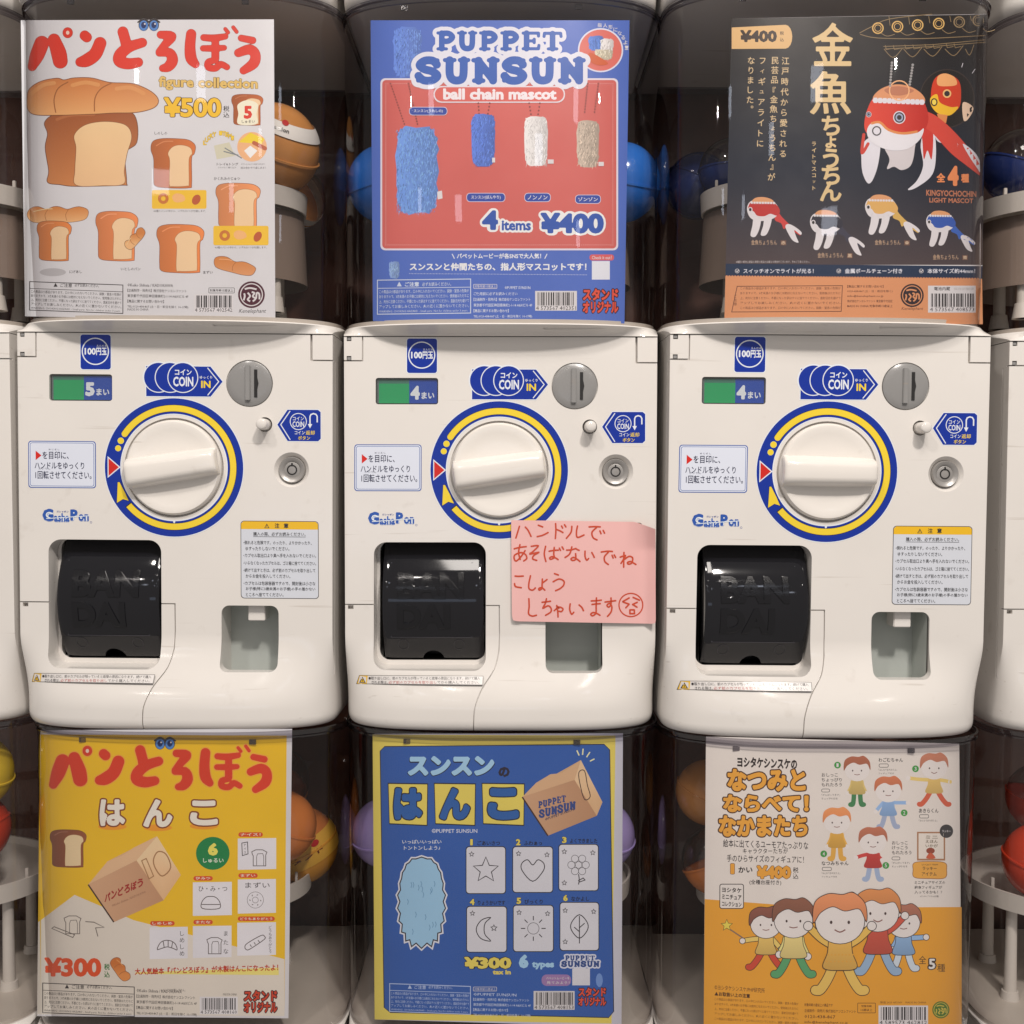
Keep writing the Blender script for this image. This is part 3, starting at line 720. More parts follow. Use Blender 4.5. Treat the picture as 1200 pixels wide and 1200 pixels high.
# --- coin counter window
def onwin(px, py, d): p = L(px, py); return Vector((p.x, 3.6*U-d, p.z))
fr = px_('counter_window', prism(LM(rr(440.3, 443.3, 513, 473.7, 3, 4)), 4.0, 4.9), M_DARK)
def d_win(q):
    q.rect(441.5, 444.5, 443.5, 472.6, (90, 100, 98)); q.rect(443.5, 444.8, 479, 472.6, (28, 150, 88)); q.rect(443.5, 444.8, 479, 449.5, (60, 110, 92)); q.rect(479, 444.8, 512, 472.6, (32, 68, 150))
q = Print(gain=1.25); q.cur = 'counter_label'; d_win(q); q.build(onwin, fr, M_STICK)
fr_num = {}
for dg in '45':
    q = Print(gain=1.1); q.cur = 'counter_number'
    q.T(dg, 480.5, 452, 491.5, 468.3, SW, .06); q.T('まい', 493.5, 459.3, 508.5, 467.4, SW, .03)
    q.items = [(a, b_, c_, 1, e_) for a, b_, c_, d_, e_ in q.items]
    q.build(onwin, fr, M_STICK)
    fr_num[dg] = fr.children[-1] if False else [o for o in COL.objects if o.name.startswith('counter_number')][-1]
num5 = fr_num['5'].data; o5 = fr_num['5']; num4 = fr_num['4'].data
bpy.data.objects.remove(o5)
px_('window_pane', prism(LM(rr(440.6, 443.6, 512.7, 473.4, 2.6, 4)), 0.4, 1.2), M_SLEEVE, fr)
# ================================================================== copies of the machine
vs = []; n = 48
for rx, ry, z in ((160, 112, zl(241)), (166, 118, zl(330))):
    vs += [(rx*cos(2*pi*i/n)*U, (HCY+12+ry*sin(2*pi*i/n))*U, z) for i in range(n)]
px_('hopper_skirt', fixn(mesh(vs, [(i, (i+1) % n, n+(i+1) % n, n+i) for i in range(n)])), M_SKIRT, hopper)
DY = zl(5)-zl(852.5)                          # height of one machine in the stack
XS = [W(-172, 546, 0), W(205.5, 548, -.006), W(586.5, 551, 0), W(970.5, 553, -.022), W(1366, 557, -.004)]
ROLL = [0, .45, .1, .4, .2]
def copy_tree(o, skip=(), par=None, keep=None):
    c = o.copy(); COL.objects.link(c); c.parent = par
    for ch in list(kids[o.name]):
        nm = ch.name.split('.')[0]
        if nm in skip or (keep and par is None and nm not in keep): continue
        copy_tree(ch, skip, c)
    return c
kids = {}
for o in list(COL.objects):
    kids.setdefault(o.name, [])
    if o.parent: kids.setdefault(o.parent.name, []).append(o)
SIDE = ('body_shell', 'hinge_pin', 'bin_collar', 'clear_bin', 'bin_floor', 'hopper')
LBL = {(0, 1): 'white toy machine cut off by the left edge, beside the machine showing 5 coins',
 (1, 1): 'white capsule machine with crank handle and 5 in its counter, under bread poster',
 (2, 1): 'white capsule toy machine with crank handle and a pink note stuck on it',
 (3, 1): 'white capsule machine under the dark goldfish lantern poster',
 (4, 1): 'white toy machine cut off by the right edge, beside the one with the goldfish poster',
 (0, 2): 'lower machine cut off at bottom left corner with yellow and red capsules behind clear plastic',
 (1, 2): 'lower machine whose clear bin holds orange capsules behind the yellow poster',
 (2, 2): 'lower machine whose clear bin holds lavender capsules behind the blue stamp poster',
 (3, 2): 'lower machine whose clear bin shows orange capsules left of the white and orange poster',
 (4, 2): 'lower machine cut off at bottom right corner with red capsules in its clear bin',
 (0, 0): 'white foot of an upper machine in the top left corner of the picture',
 (1, 0): 'white foot of the upper machine resting over the bread figure poster bin',
 (2, 0): 'white foot of the upper machine resting over the blue puppet poster bin',
 (3, 0): 'white foot of the upper machine resting over the goldfish poster bin',
 (4, 0): 'white foot of an upper machine in the top right corner of the picture'}
MACH = {}
proto_used = False
for r in (1, 2, 0):
    for c in (2, 1, 3, 0, 4):
        if (r, c) == (1, 2): o = proto
        elif r == 1: o = copy_tree(proto, (), None, SIDE if c in (0, 4) else None)
        elif r == 2: o = copy_tree(proto, ('hopper_skirt',), None, SIDE)
        else: o = copy_tree(proto, (), None, ('body_shell',))
        o.location = XS[c] - Vector((0, 0, DY*(r-1))); o.rotation_euler = (0, radians(ROLL[c]), 0)
        if c in (0, 4): o.location.y += .004
        o['label'] = LBL[(c, r)]; o['category'] = 'toy machine'; o['group'] = 'capsule toy machines stacked in rows'
        MACH[(c, r)] = o
def part_of(o, nm):
    for x in COL.objects:
        if x.name.split('.')[0] == nm and (x.parent == o or (x.parent and x.parent.parent == o)): return x
part_of(MACH[(1, 1)], 'counter_number').data = num5
part_of(MACH[(1, 1)], 'handle_grip').rotation_euler.y = radians(-8.5)
part_of(MACH[(3, 1)], 'handle_grip').rotation_euler.y = radians(1.0)
part_of(MACH[(1, 1)], 'handle_grip').rotation_euler.y = radians(-9)
for c, r in ((1, 1), (3, 1), (1, 2), (3, 2)):
    h = part_of(MACH[(c, r)], 'hopper'); h.scale = (.76, .80, 1); h.location = (0, .020, 0)
for c in (1, 2, 3, 4, 0):
    for r, dz in ((1, .012), (2, -.012)): part_of(MACH[(c, r)], 'hopper').location.z = dz
# ================================================================== setting
link('back_wall', box(-1.2, .262, -1.3, 1.2, .30, 1.3), M_WOOD)['kind'] = 'structure'
M_AMB = mat('warm_wood', (.30, .10, .035), .4, tint=.5)
# ================================================================== printed posters
RED = (205, 52, 34); CRUST = (166, 92, 46); CRUM = (224, 190, 146); OUTL = (104, 62, 38); DK = (48, 42, 42)
def title_bread(q, fx, fy, col, edge, ew):
    R = [ [(147, 152, 25), (130, 195, 24), (113, 234, 15)], [(190, 140, 21), (206, 185, 26), (212, 215, 25)], [(298, 125, 17), (305, 131, 17)],
      [(352, 152, 21), (335, 190, 22), (305, 212, 22), (282, 218, 16)], [(432, 112, 18), (440, 140, 18), (447, 168, 19)],
      [(500, 150, 16), (455, 165, 18), (424, 190, 20), (420, 214, 20), (450, 224, 19), (486, 219, 16)],
      [(565, 122, 13), (603, 128, 16), (582, 155, 14), (560, 182, 12)], [(560, 186, 12), (596, 186, 16), (606, 212, 19), (592, 234, 17), (572, 240, 12)],
      [(672, 120, 17), (668, 165, 18), (672, 205, 19), (688, 226, 13)], [(716, 132, 11), (752, 134, 12), (792, 128, 10)], [(714, 170, 10), (752, 170, 11), (788, 168, 9)],
      [(757, 134, 12), (757, 175, 13), (757, 206, 13)], [(757, 212, 10), (733, 218, 11), (732, 236, 11), (757, 240, 11), (776, 226, 11), (798, 236, 10)],
      [(792, 102, 6), (802, 114, 6)], [(820, 96, 6), (832, 112, 6)], [(848, 134, 11), (888, 142, 12)], [(838, 186, 14), (876, 174, 17), (897, 190, 17), (892, 222, 18), (856, 248, 13)] ]
    for more, c in ((ew, edge), (0, col)):
        q.begin()
        for s in R: q.stroke([(fx(x, y), fy(x, y), r) for x, y, r in s], 10, c, more=more)
        q.end(c)
        q.ell(fx(238, 115), fy(238, 115), 17+more, 18+more, c)
    q.ell(fx(238, 115), fy(238, 115), 6, 7, (235, 190, 170))
    for x in (505, 541):
        q.ell(fx(x, 88), fy(x, 88), 18, 21, DK); q.ell(fx(x, 90), fy(x, 90), 15.5, 18, (74, 120, 178)); q.ell(fx(x, 88), fy(x, 88), 9, 11, (24, 38, 84)); q.ell(fx(x+4, 84), fy(x+4, 84), 3, 3, WHITE)
        q.stroke([(fx(x-20, 78), fy(x-20, 78)), (fx(x, 66), fy(x, 66)), (fx(x+20, 78), fy(x+20, 78))], 2.5, DK)
def gcol(a, b, y0, y1, ax=1):
    def f(x, y):
        t = ((y if ax else x)-y0)/(y1-y0); t = max(0, min(1, t)); return tuple(a[i]*(1-t)+b[i]*t for i in range(3))
    return f
def loaf(q, x, y, w_, h, side=1, ol=1.5, cr=CRUST):  # plain loaf of bread, cut face to the viewer
    P = lambda u, v: (x+(u if side > 0 else 1-u)*w_, y+v*h)
    q.blob([P(*p) for p in ((.02, .22), (.06, .06), (.25, 0), (.6, 0), (.86, .03), (1, .14), (.98, .3), (.92, .4), (.92, .92), (.86, 1), (.4, 1), (.12, .96), (.08, .8), (.08, .42))], gcol(cr, tuple(min(255, int(v*1.22)) for v in cr), x, x+w_, 0), OUTL, ol)
    q.blob([P(*p) for p in ((.40, .30), (.5, .17), (.68, .13), (.88, .18), (.93, .3), (.86, .42), (.86, .9), (.82, .96), (.5, .97), (.43, .92), (.44, .45))], CRUM, (146, 96, 58), ol*.8)
    q.stroke([P(.14, .14), P(.3, .06), P(.5, .05)], h*.012, tuple(min(255, v+34) for v in cr))
def roll(q, x, y, w_, h, seg=3, rot=0, ol=1.5, c1=(196, 122, 62), c2=(222, 172, 118)):
    c, sn = cos(rot), sin(rot)
    def P(u, v): a, b = (u-.5)*w_, (v-.5)*h; return (x+w_/2+a*c-b*sn, y+h/2+a*sn+b*c)
    top = [(.02, .55), (.04, .25)] + [p for i in range(seg) for p in ((i/seg+.16/seg*2, .06-.04*(i == seg//2)), ((i+.6)/seg, .02), (min(.98, (i+.98)/seg), .17))]
    q.blob([P(*p) for p in top+[(1, .45), (.94, .78), (.75, .93), (.5, .96), (.22, .98), (.08, .88)]], gcol(c1, c2, y, y+h), OUTL, ol)
    for i in range(1, seg): q.line([P(i/seg+.02, .15), P(i/seg-.03, .5), P(i/seg-.01, .85)], max(.8, h*.008), (150, 88, 44), sm=True)
    q.stroke([P(.12, .3), P(.3, .16), P(.42, .14)], h*.025, tuple(min(255, v+25) for v in c2))
CAU = ['この商品は小部品があります。口の中に入れないでください。誤飲・窒息の危険が', 'ありますので、3才未満のお子様には絶対に与えないでください。使用後はただちに', '上、充分に注意ください。不要になった袋はすぐに捨ててください。直射日光を避けて', 'アップしてお楽しみください。火の近くに置かないでください。'] 
def caution_block(q, x0, y0, x1, y1, ink, bg=None, n=4, dy=0.0):
    q.cur = 'small_print'
    w_ = 1.4
    q.line([(x0, y0), (x1, y0+dy), (x1, y1+dy), (x0, y1)], w_, ink, closed=True); q.line([(x0, y0+(y1-y0)*.24), (x1, y0+(y1-y0)*.24+dy)], w_*.7, ink)
    h = (y1-y0); m = (x0+x1)/2; k = h/110
    q.poly([(m-88*k, y0+20*k), (m-80*k, y0+5*k), (m-72*k, y0+20*k)], ink)
    q.T('ご注意', m-62*k, y0+6*k, m-16*k, y0+21*k, ink, .03, dy/(x1-x0)); q.T('必ずお読みください。', m-6*k, y0+7*k, m+88*k, y0+20*k, ink, .01, dy/(x1-x0), res=1)
    lh = (h*.70)/(n+.8)
    for i in range(n): q.T(CAU[i % 4], x0+h*.05, y0+h*.29+i*lh, x1-h*.05, y0+h*.29+i*lh+lh*.72, ink, .004, dy/(x1-x0), res=1)
    q.T('WARNING: CHOKING HAZARD - Small parts. Not for children under 3 years.', x0+h*.05, y1-h*.11, x1-h*.08, y1-h*.03, ink, .0, dy/(x1-x0), res=1)
def maker_block(q, x0, y0, x1, ink, lh=19, who='©Keiko Shibata / KADOKAWA', slope=0):
    q.para([(who, .75), ('【企画制作・発売元】株式会社ケンエレファント', .97), ('東京都千代田区神田猿楽町2-1-14 A&Xビル 4F', 1.0), ('【商品に関するお問い合わせ】', .6), ('TEL:0120-438-867 (土・日・祝日を除く 10-17時)', 1.0)], x0, y0, x1, lh, lh*.58, ink, .008, slope)
def stand_logo(q, x0, y0, x1, y1, red=(214, 78, 58), dark=(60, 24, 30)):
    q.cur = 'brand_mark'; h = (y1-y0); m = y0+h*.5
    for b, c, g in ((.14, dark, 3), (.05, red, 0)):
        q.T('スタンド', x0-g, y0-g, x1+g, m-1+g, c, b); q.T('オリジナル', x0-g, m+2-g, x1+g, y1+g, c, b)
def k_logo(q, cx, cy, r, ink, bg):
    q.cur = 'brand_mark'; q.ell(cx, cy, r, r, ink, n=40); q.ell(cx, cy, r*.86, r*.86, bg, n=40); q.ell(cx, cy, r*.78, r*.78, ink, n=40)
    for pts in ([(-.5, -.42), (-.1, -.5), (.38, -.4)], [(-.55, -.1), (-.5, .1), (-.58, .42)], [(-.28, -.15), (-.1, .1), (-.28, .35), (-.1, .5)], [(.02, -.2), (.22, -.12), (.1, .12), (.3, .3), (.1, .5)], [(.35, .3), (.4, -.12), (.58, -.05), (.6, .35)]):
        q.line([(cx+a*r, cy+b*r) for a, b in pts], r*.065, bg, sm=True)

def poster(name, label, q, quad, col_, cx, edge=None):
    """paper + flat print on it, all laid on one gently bowed sheet behind the bin's front wall"""
    my = MACH[col_].location.y/U; mx = MACH[col_].location.x; py_ref = 200 if col_[1] == 1 else 1000; cx = {1: 203.5, 2: 586.5, 3: 973}[col_[0]] if col_[1] == 1 else {1: 207, 2: 585.5, 3: 969}[col_[0]]; sc = 1.03 if col_[1] == 1 else .99
    t = root(name, label, 'poster', group='printed posters in the clear bins')
    def fn(px, py, d):
        X = px-600; Y = 0.0
        for _ in range(4):
            Xw = W(px, py_ref, Y).x; s_ = max(-.955, min(.955, (Xw-mx)/(BW*U))); Y = (my+fC(s_)+3.4)*U + .0002*sin(px*.05)
        Y -= d
        return W(px, py, Y)
    k = q.k; P = [((x*k+0), (y*k)) for x, y in quad]
    q.build(fn, t, M_PRINT)
    c = [((p[0]/k)+q.ox, (p[1]/k)+q.oy) for p in quad]; vs = []; fs = []       # the sheet itself, with its thickness
    for pl in strips(c, min(p[0] for p in c), max(p[0] for p in c), q.STRIP):
        o_ = len(vs); m = len(pl)
        vs += [fn(x, y, -.00004) for x, y in pl]+[fn(x, y, -.00030) for x, y in pl]
        fs += [tuple(range(o_, o_+m)), tuple(range(o_+2*m-1, o_+m-1, -1))]+[(o_+i, o_+(i+1) % m, o_+m+(i+1) % m, o_+m+i) for i in range(m) if abs(pl[i][0]-pl[(i+1) % m][0]) > .01 or i == 0]
    me_ = mesh(vs, fs); ccol = q.tone(edge or (212, 208, 205)); at = me_.attributes.new('Col', 'FLOAT_COLOR', 'POINT'); at.data.foreach_set('color', [v for _ in me_.vertices for v in (*ccol, 1)])
    link('paper', me_, M_PRINT, t)
    return t
def Q4(q, quad, col): q.poly(quad, col)

# ---- poster 1: bread figures
q = Print(0, 0, 3); quad = [(73, 71), (963, 68), (968, 1127), (88, 1112)]
q.cur = 'background_print'; Q4(q, quad, (204, 201, 199))
q.cur = 'title_lettering'; title_bread(q, lambda x, y: x, lambda x, y: y, RED, (150, 60, 44), 1.2)
q.T('figure collection', 558, 268, 906, 316, (212, 176, 96), .03, .02, out=(110, 92, 60), ow=.028)
q.cur = 'price_lettering'
q.T('¥500', 576, 342, 778, 412, (226, 178, 44), .035, out=(88, 62, 34), ow=.03); q.T('税', 785, 372, 806, 392, DK, .01); q.T('込', 785, 394, 806, 413, DK, .01)
loaf(q, 812, 332, 112, 108, 1, 1, (150, 78, 36)); q.blob([(836, 368), (870, 352), (906, 366), (902, 400), (902, 436), (838, 436), (838, 400)], (238, 218, 190)); q.T('5', 857, 372, 886, 418, RED, .05); q.T('しゅるい', 850, 422, 896, 433, DK, .01, res=1)
q.cur = 'printed_picture'
q.blob([(168, 470), (160, 520), (172, 600), (168, 640), (210, 648), (268, 654), (430, 650), (444, 640), (440, 540), (480, 500), (478, 420), (440, 392), (300, 388), (200, 400), (158, 430)], gcol((150, 82, 42), (196, 126, 72), 390, 660), OUTL, 2.5)
q.blob([(268, 520), (262, 475), (300, 440), (370, 428), (440, 440), (462, 480), (446, 540), (436, 600), (434, 646), (360, 652), (268, 650), (264, 600)], gcol((226, 190, 140), (222, 180, 132), 430, 650), (134, 84, 48), 2)
q.stroke([(200, 420), (250, 405), (330, 402)], 5, (172, 104, 60))
q.blob([(96, 350), (104, 314), (144, 287), (200, 276), (225, 282), (260, 275), (320, 275), (372, 288), (400, 292), (470, 296), (530, 322), (556, 352), (540, 378), (480, 394), (400, 396), (330, 400), (200, 404), (124, 402), (99, 384)], gcol((190, 116, 62), (216, 158, 100), 280, 400), (120, 70, 38), 2.5)
q.line([(240, 288), (205, 310), (190, 350), (196, 396)], 2, (150, 92, 48), sm=True); q.line([(392, 292), (355, 312), (334, 345), (332, 392)], 2, (150, 92, 48), sm=True)
q.stroke([(110, 330), (150, 300), (190, 292)], 7, (206, 142, 84)); q.stroke([(255, 300), (300, 290), (345, 298)], 7, (206, 142, 84)); q.stroke([(410, 312), (460, 308), (505, 328)], 7, (206, 142, 84))
q.T('しのしの', 543, 463, 588, 474, DK, .01, res=1); loaf(q, 528, 488, 158, 172, 1)
q.rrect(534, 668, 726, 734, 6, (228, 180, 50)); q.ring(574, 698, 8, 19, (190, 110, 50), 20); q.blob([(606, 690), (620, 680), (644, 686), (650, 704), (626, 712), (610, 706)], (226, 170, 110)); q.ell(690, 702, 14, 19, (176, 84, 48), rot=.5)
q.T('※3種のパンの中から、いずれか1つが付属します。', 540, 738, 724, 746, DK, 0, res=1)
q.cur = 'small_print'
for i, ch in enumerate('LUCKY ITEM！'): a = radians(152-i*10.5); q.T(ch, 775+62*cos(a)*1.0-6, 532-64*sin(a)-8, 775+62*cos(a)+6, 532-64*sin(a)+8, (232, 188, 50), .04, out=(90, 70, 40), ow=.03) if ch != ' ' else None
q.cur = 'printed_picture'
q.poly([(752, 512), (806, 500), (826, 548), (762, 560)], (196, 190, 164)); q.line([(790, 520), (850, 556)], 2, (120, 124, 124)); q.line([(786, 532), (838, 546)], 2, (120, 124, 124))
q.ell(886, 516, 52, 52, (222, 168, 120), n=36); q.poly([(838, 500), (880, 466), (930, 488), (920, 506)], (236, 196, 50)); q.poly([(858, 530), (880, 512), (905, 530), (880, 556)], (240, 232, 220)); q.stroke([(893, 502), (932, 522)], 7, (176, 92, 60))
q.T('トレイ&トング', 762, 572, 838, 582, DK, .01, res=1); q.T('オプションのパンも並べられます', 848, 574, 930, 580, DK, 0, res=1); q.T('さりげなく撮り込み', 766, 586, 830, 592, DK, 0, res=1); q.T('組み合わせて楽しめる！', 846, 586, 934, 594, DK, 0, res=1)
q.T('かくれみのじゅつ', 752, 622, 844, 634, DK, .01, res=1); loaf(q, 756, 645, 158, 155, 1, cr=(190, 120, 74))
q.rrect(750, 794, 944, 862, 6, (228, 180, 50)); q.ring(790, 828, 8, 19, (190, 110, 50), 20); q.blob([(822, 820), (836, 810), (860, 816), (866, 834), (842, 842), (826, 836)], (226, 170, 110)); q.ell(906, 832, 13, 19, (176, 84, 48), rot=.5)
q.T('※3種のパンの中から、いずれか1つが付属します。', 756, 866, 938, 874, DK, 0, res=1)
roll(q, 92, 726, 218, 58, 3); loaf(q, 128, 778, 122, 138, 1, cr=(182, 108, 56)); q.ell(186, 957, 46, 14, (176, 172, 170)); q.T('にげあし', 244, 950, 288, 961, DK, .01, res=1)
loaf(q, 334, 744, 150, 172, 1, cr=(188, 112, 66)); roll(q, 430, 822, 90, 36, 3, -.8); q.T('いとしのパン', 425, 940, 494, 951, DK, .01, res=1)
loaf(q, 548, 790, 168, 168, 1, cr=(186, 108, 58)); q.T('まずい', 714, 952, 748, 963, DK, .01, res=1)
roll(q, 748, 912, 150, 48, 2, .28, c2=(206, 140, 90))
q.cur = 'small_print'
caution_block(q, 104, 990, 432, 1090, DK, dy=12); maker_block(q, 448, 996, 662, DK, 19, slope=.015)
q.T('MADE IN CHINA', 448, 1084, 522, 1092, DK, 0, res=1); q.line(rr(734, 1012, 824, 1030, 2, 2), .8, DK, closed=True); q.T('対象年齢15歳以上', 738, 1016, 820, 1026, DK, .01, res=1)
q.cur = 'barcode'; q.barcode(682, 1034, 820, 1098, '4 573567 402542', 1)
k_logo(q, 884, 1036, 47, (72, 26, 40), (206, 200, 196)); q.T('Kenelephant', 838, 1086, 932, 1104, DK, 0, shear=.3)
poster('poster', 'white poster of bread figures with red Japanese title and yen 500 price', q, quad, (1, 1), 190)

# ---- poster 2: blue keychain poster
SL = {'P': ([(.3, .05), (.3, .95)], [(.3, .93), (.62, .93), (.8, .72), (.62, .5), (.34, .48)], [(.12, .04), (.52, .04)], [(.12, .96), (.35, .96)]),
 'U': ([(.25, .95), (.25, .35), (.36, .1), (.58, .07), (.72, .25), (.74, .95)], [(.08, .96), (.42, .96)], [(.6, .96), (.9, .96)]),
 'E': ([(.28, .05), (.28, .95)], [(.12, .95), (.84, .95), (.84, .78)], [(.12, .05), (.84, .05), (.86, .24)], [(.3, .5), (.62, .5)], [(.64, .4), (.64, .6)]),
 'T': ([(.5, .05), (.5, .92)], [(.1, .76), (.12, .94), (.88, .94), (.9, .76)], [(.3, .04), (.7, .04)]),
 'S': ([(.8, .76), (.66, .93), (.38, .93), (.2, .74), (.36, .56), (.64, .46), (.82, .27), (.64, .07), (.34, .07), (.16, .26)], [(.82, .94), (.82, .72)], [(.15, .06), (.15, .28)]),
 'N': ([(.26, .05), (.26, .93)], [(.24, .92), (.76, .1)], [(.76, .06), (.76, .95)], [(.08, .95), (.3, .95)], [(.62, .95), (.92, .95)], [(.1, .05), (.42, .05)])}
SMO = {('P', 1), ('U', 0), ('S', 0)}
def slab(q, word, x0, y0, x1, y1, r, col, more=0, arc=0, slope=0):
    n = len(word); w_ = (x1-x0)/n; q.begin()
    for i, ch in enumerate(word):
        u = (i+.5)/n*2-1; dy = arc*u*u + slope*(i+.5)*w_
        for j, st in enumerate(SL[ch]):
            pts = [(x0+(i+p[0]*1.0)*w_, y1-(p[1])*(y1-y0)+dy) for p in st]
            thick = r if j == 0 or (ch == 'N' and j < 3) or (ch in 'P' and j == 1) else r*.55
            if ch == 'U' and j: thick = r*.5
            q.stroke(pts, thick, col, more=more, sm=(ch, j) in SMO)
    q.end(col)
def icon(q, kind, x, y, r, c=(46, 40, 44), t=1.6):        # plain line drawings
    P = lambda pts, cl=True, sm=False: q.line([(x+a*r, y+b*r) for a, b in pts], t, c, closed=cl, sm=sm)
    if kind == 0: P([(sin(pi*i/5)*(1 if i % 2 == 0 else .45), -cos(pi*i/5)*(1 if i % 2 == 0 else .45)) for i in range(10)])
    elif kind == 1: P([(0, .9), (-.8, .1), (-.85, -.45), (-.4, -.75), (0, -.35), (.4, -.75), (.85, -.45), (.8, .1)], sm=True)
    elif kind == 2:
        for k in range(6): a = pi*k/3; q.ring(x+.55*r*cos(a), y+.55*r*sin(a)-.2*r, .26*r, .26*r+t, c, 16)
        q.ring(x, y-.2*r, .24*r, .24*r+t, c, 16); P([(0, .5), (.05, .9), (0, 1.3)], False, True); P([(0, 1.0), (.35, .8), (.5, .95), (.1, 1.1)])
    elif kind == 3: P([(.3, -.9), (-.4, -.7), (-.8, 0), (-.45, .7), (.3, .9), (-.1, .45), (-.2, 0), (-.1, -.5)], sm=True); icon(q, 0, x+.55*r, y-.1*r, .25*r, c, t*.8)
    elif kind == 4:
        q.ring(x, y, .42*r, .42*r+t, c, 24)
        for k in range(8): a = pi*k/4; P([(.62*cos(a), .62*sin(a)), (.95*cos(a), .95*sin(a))], False)
    elif kind == 5: P([(0, -.9), (.6, -.3), (.6, .3), (0, .9), (-.6, .3), (-.6, -.3)], sm=True); P([(0, -.8), (0, 1.3)], False); P([(0, .1), (.4, -.25)], False); P([(0, .4), (-.4, .05)], False)
    elif kind == 6: P([(-1, .3), (-.7, -.35), (-.2, -.6), (.4, -.55), (.85, -.2), (1, .35), (.6, .2), (0, .05), (-.55, .2)], sm=True); P([(-.4, -.5), (-.3, .1)], False); P([(.1, -.6), (.1, .05)], False); P([(.55, -.45), (.45, .12)], False)
    elif kind == 7: P([(-1, .5), (-.8, .1), (.6, -.7), (.95, -.6), (.9, -.3), (-.5, .65), (-.85, .7)], sm=True); [P([(-.5+.4*k, .2-.22*k), (-.35+.4*k, .42-.22*k)], False) for k in range(3)]
    elif kind == 8: q.ring(x, y, .8*r, .8*r+t, c, 28); q.ring(x, y, .28*r, .28*r+t, c, 18); [P([(.5*cos(a), .5*sin(a)), (.6*cos(a+.2), .6*sin(a+.2))], False) for a in (0, 1, 2, 3, 4, 5)]
    elif kind == 9: P([(-.8, .6), (-.9, 0), (-.5, -.5), (0, -.6), (.5, -.5), (.9, 0), (.8, .6)], sm=True); P([(-.9, .2), (.9, .2)], False)
def charm(q, x0, y0, x1, y1, c, chain=True, seed=3, fuzz=2):   # plain furry charm on a ball chain
    R = random.Random(seed); n = 60; pts = []
    for i in range(n):
        a = 2*pi*i/n; ca, sa = cos(a), sin(a); e = .38
        x = (x0+x1)/2+(x1-x0)/2*math.copysign(abs(ca)**e, ca)*(1-.06*sa); y = (y0+y1)/2+(y1-y0)/2*math.copysign(abs(sa)**.5, sa)
        pts.append((x+R.uniform(-fuzz, fuzz), y+R.uniform(-fuzz, fuzz)))
    q.poly(pts, gcol(tuple(min(255, int(v*1.1)) for v in c), tuple(int(v*.86) for v in c), x0, x1, 0)); base_ = math.floor(q.items[-1][3])
    for i in range(int((x1-x0)*(y1-y0)/38)):
        x = R.uniform(x0+3, x1-5); y = R.uniform(y0+4, y1-8); l = R.uniform(7, 18); f = R.choice((.76, .86, .93, 1.08, 1.16, 1.26))
        q.add([((x, y), (x+2.4, y+1), (x+R.uniform(-6, 6), y+l))], tuple(min(255, int(v*f)) for v in c), micro=base_+1+(i % 40)*.05)
q = Print(380, 0, 2.857); quad = [(155, 68), (1022, 68), (1005, 1083), (163, 1075)]; PB = (78, 104, 176)
q.cur = 'background_print'; Q4(q, quad, PB)
q.rrect(188, 262, 984, 838, 16, (214, 206, 210)); q.rrect(194, 268, 978, 832, 13, (196, 96, 88))
for a, b_ in (((206, 280), (966, 280)), ((206, 820), (966, 820)), ((206, 280), (206, 820)), ((966, 280), (966, 820))): q.dots(a, b_, 110 if a[1] == b_[1] else 80, 1.3, (224, 190, 184))
q.cur = 'printed_picture'
charm(q, 232, 92, 326, 258, (96, 126, 196), seed=9, fuzz=4)
q.ell(925, 168, 76, 74, (206, 206, 216), n=40); q.ell(925, 168, 71, 69, (206, 104, 92), n=40); charm(q, 885, 120, 935, 168, (86, 120, 190), seed=5); charm(q, 925, 130, 968, 175, (214, 208, 202), seed=6); charm(q, 905, 165, 965, 200, (196, 186, 160), seed=7); q.blob([(890, 176), (930, 196), (950, 214), (915, 218), (885, 200)], (196, 92, 52))
for i, ch in enumerate('指人形になるよ！'): a = radians(92-i*12.2); q.T(ch, 925+88*cos(a)-7, 170-86*sin(a)-7, 925+88*cos(a)+7, 170-86*sin(a)+7, WHITE, .02)
q.cur = 'title_lettering'
slab(q, 'PUPPET', 372, 108, 800, 166, 9, (212, 210, 216), 13); slab(q, 'SUNSUN', 300, 198, 876, 274, 12.5, (212, 210, 216), 16)
slab(q, 'PUPPET', 372, 108, 800, 166, 9.5, (56, 92, 164)); slab(q, 'SUNSUN', 300, 198, 876, 274, 13.5, (56, 92, 164))
q.rrect(366, 288, 806, 344, 26, (214, 206, 208)); q.rrect(370, 292, 802, 340, 24, (204, 98, 88)); q.T('ball chain mascot', 398, 296, 778, 334, (224, 216, 216), .045)
q.cur = 'printed_picture'
def chain(x, y0, x2, y1, k=11): 
    m = int(abs(y1-y0)/6.5)
    q.dots((x, y0), (x2-8, y1), m, 2.6, (128, 70, 66)); q.dots((x+k*2, y0), (x2+8, y1), m, 2.6, (128, 70, 66))
def chains(xa, xb, y0, xc, xd, y1): m = int(abs(y1-y0)/8); q.dots((xa, y0), (xc, y1), m, 3, (124, 66, 62)); q.dots((xb, y0), (xd, y1), m, 3, (124, 66, 62))
chains(222, 282, 280, 268, 312, 415); charm(q, 240, 424, 380, 716, (104, 140, 200), seed=2, fuzz=5)
chains(516, 554, 345, 518, 548, 380); charm(q, 492, 382, 572, 556, (84, 114, 190), seed=3)
chains(686, 722, 345, 692, 716, 382); charm(q, 670, 390, 748, 556, (216, 212, 206), seed=4, fuzz=1)
chains(882, 918, 280, 872, 905, 375); charm(q, 846, 404, 920, 560, (178, 162, 144), seed=8)
q.poly([(378, 642), (394, 638), (396, 664), (380, 668)], WHITE); q.rect(562, 528, 572, 544, WHITE); q.rect(748, 534, 768, 548, WHITE); q.rect(918, 542, 936, 556, WHITE)
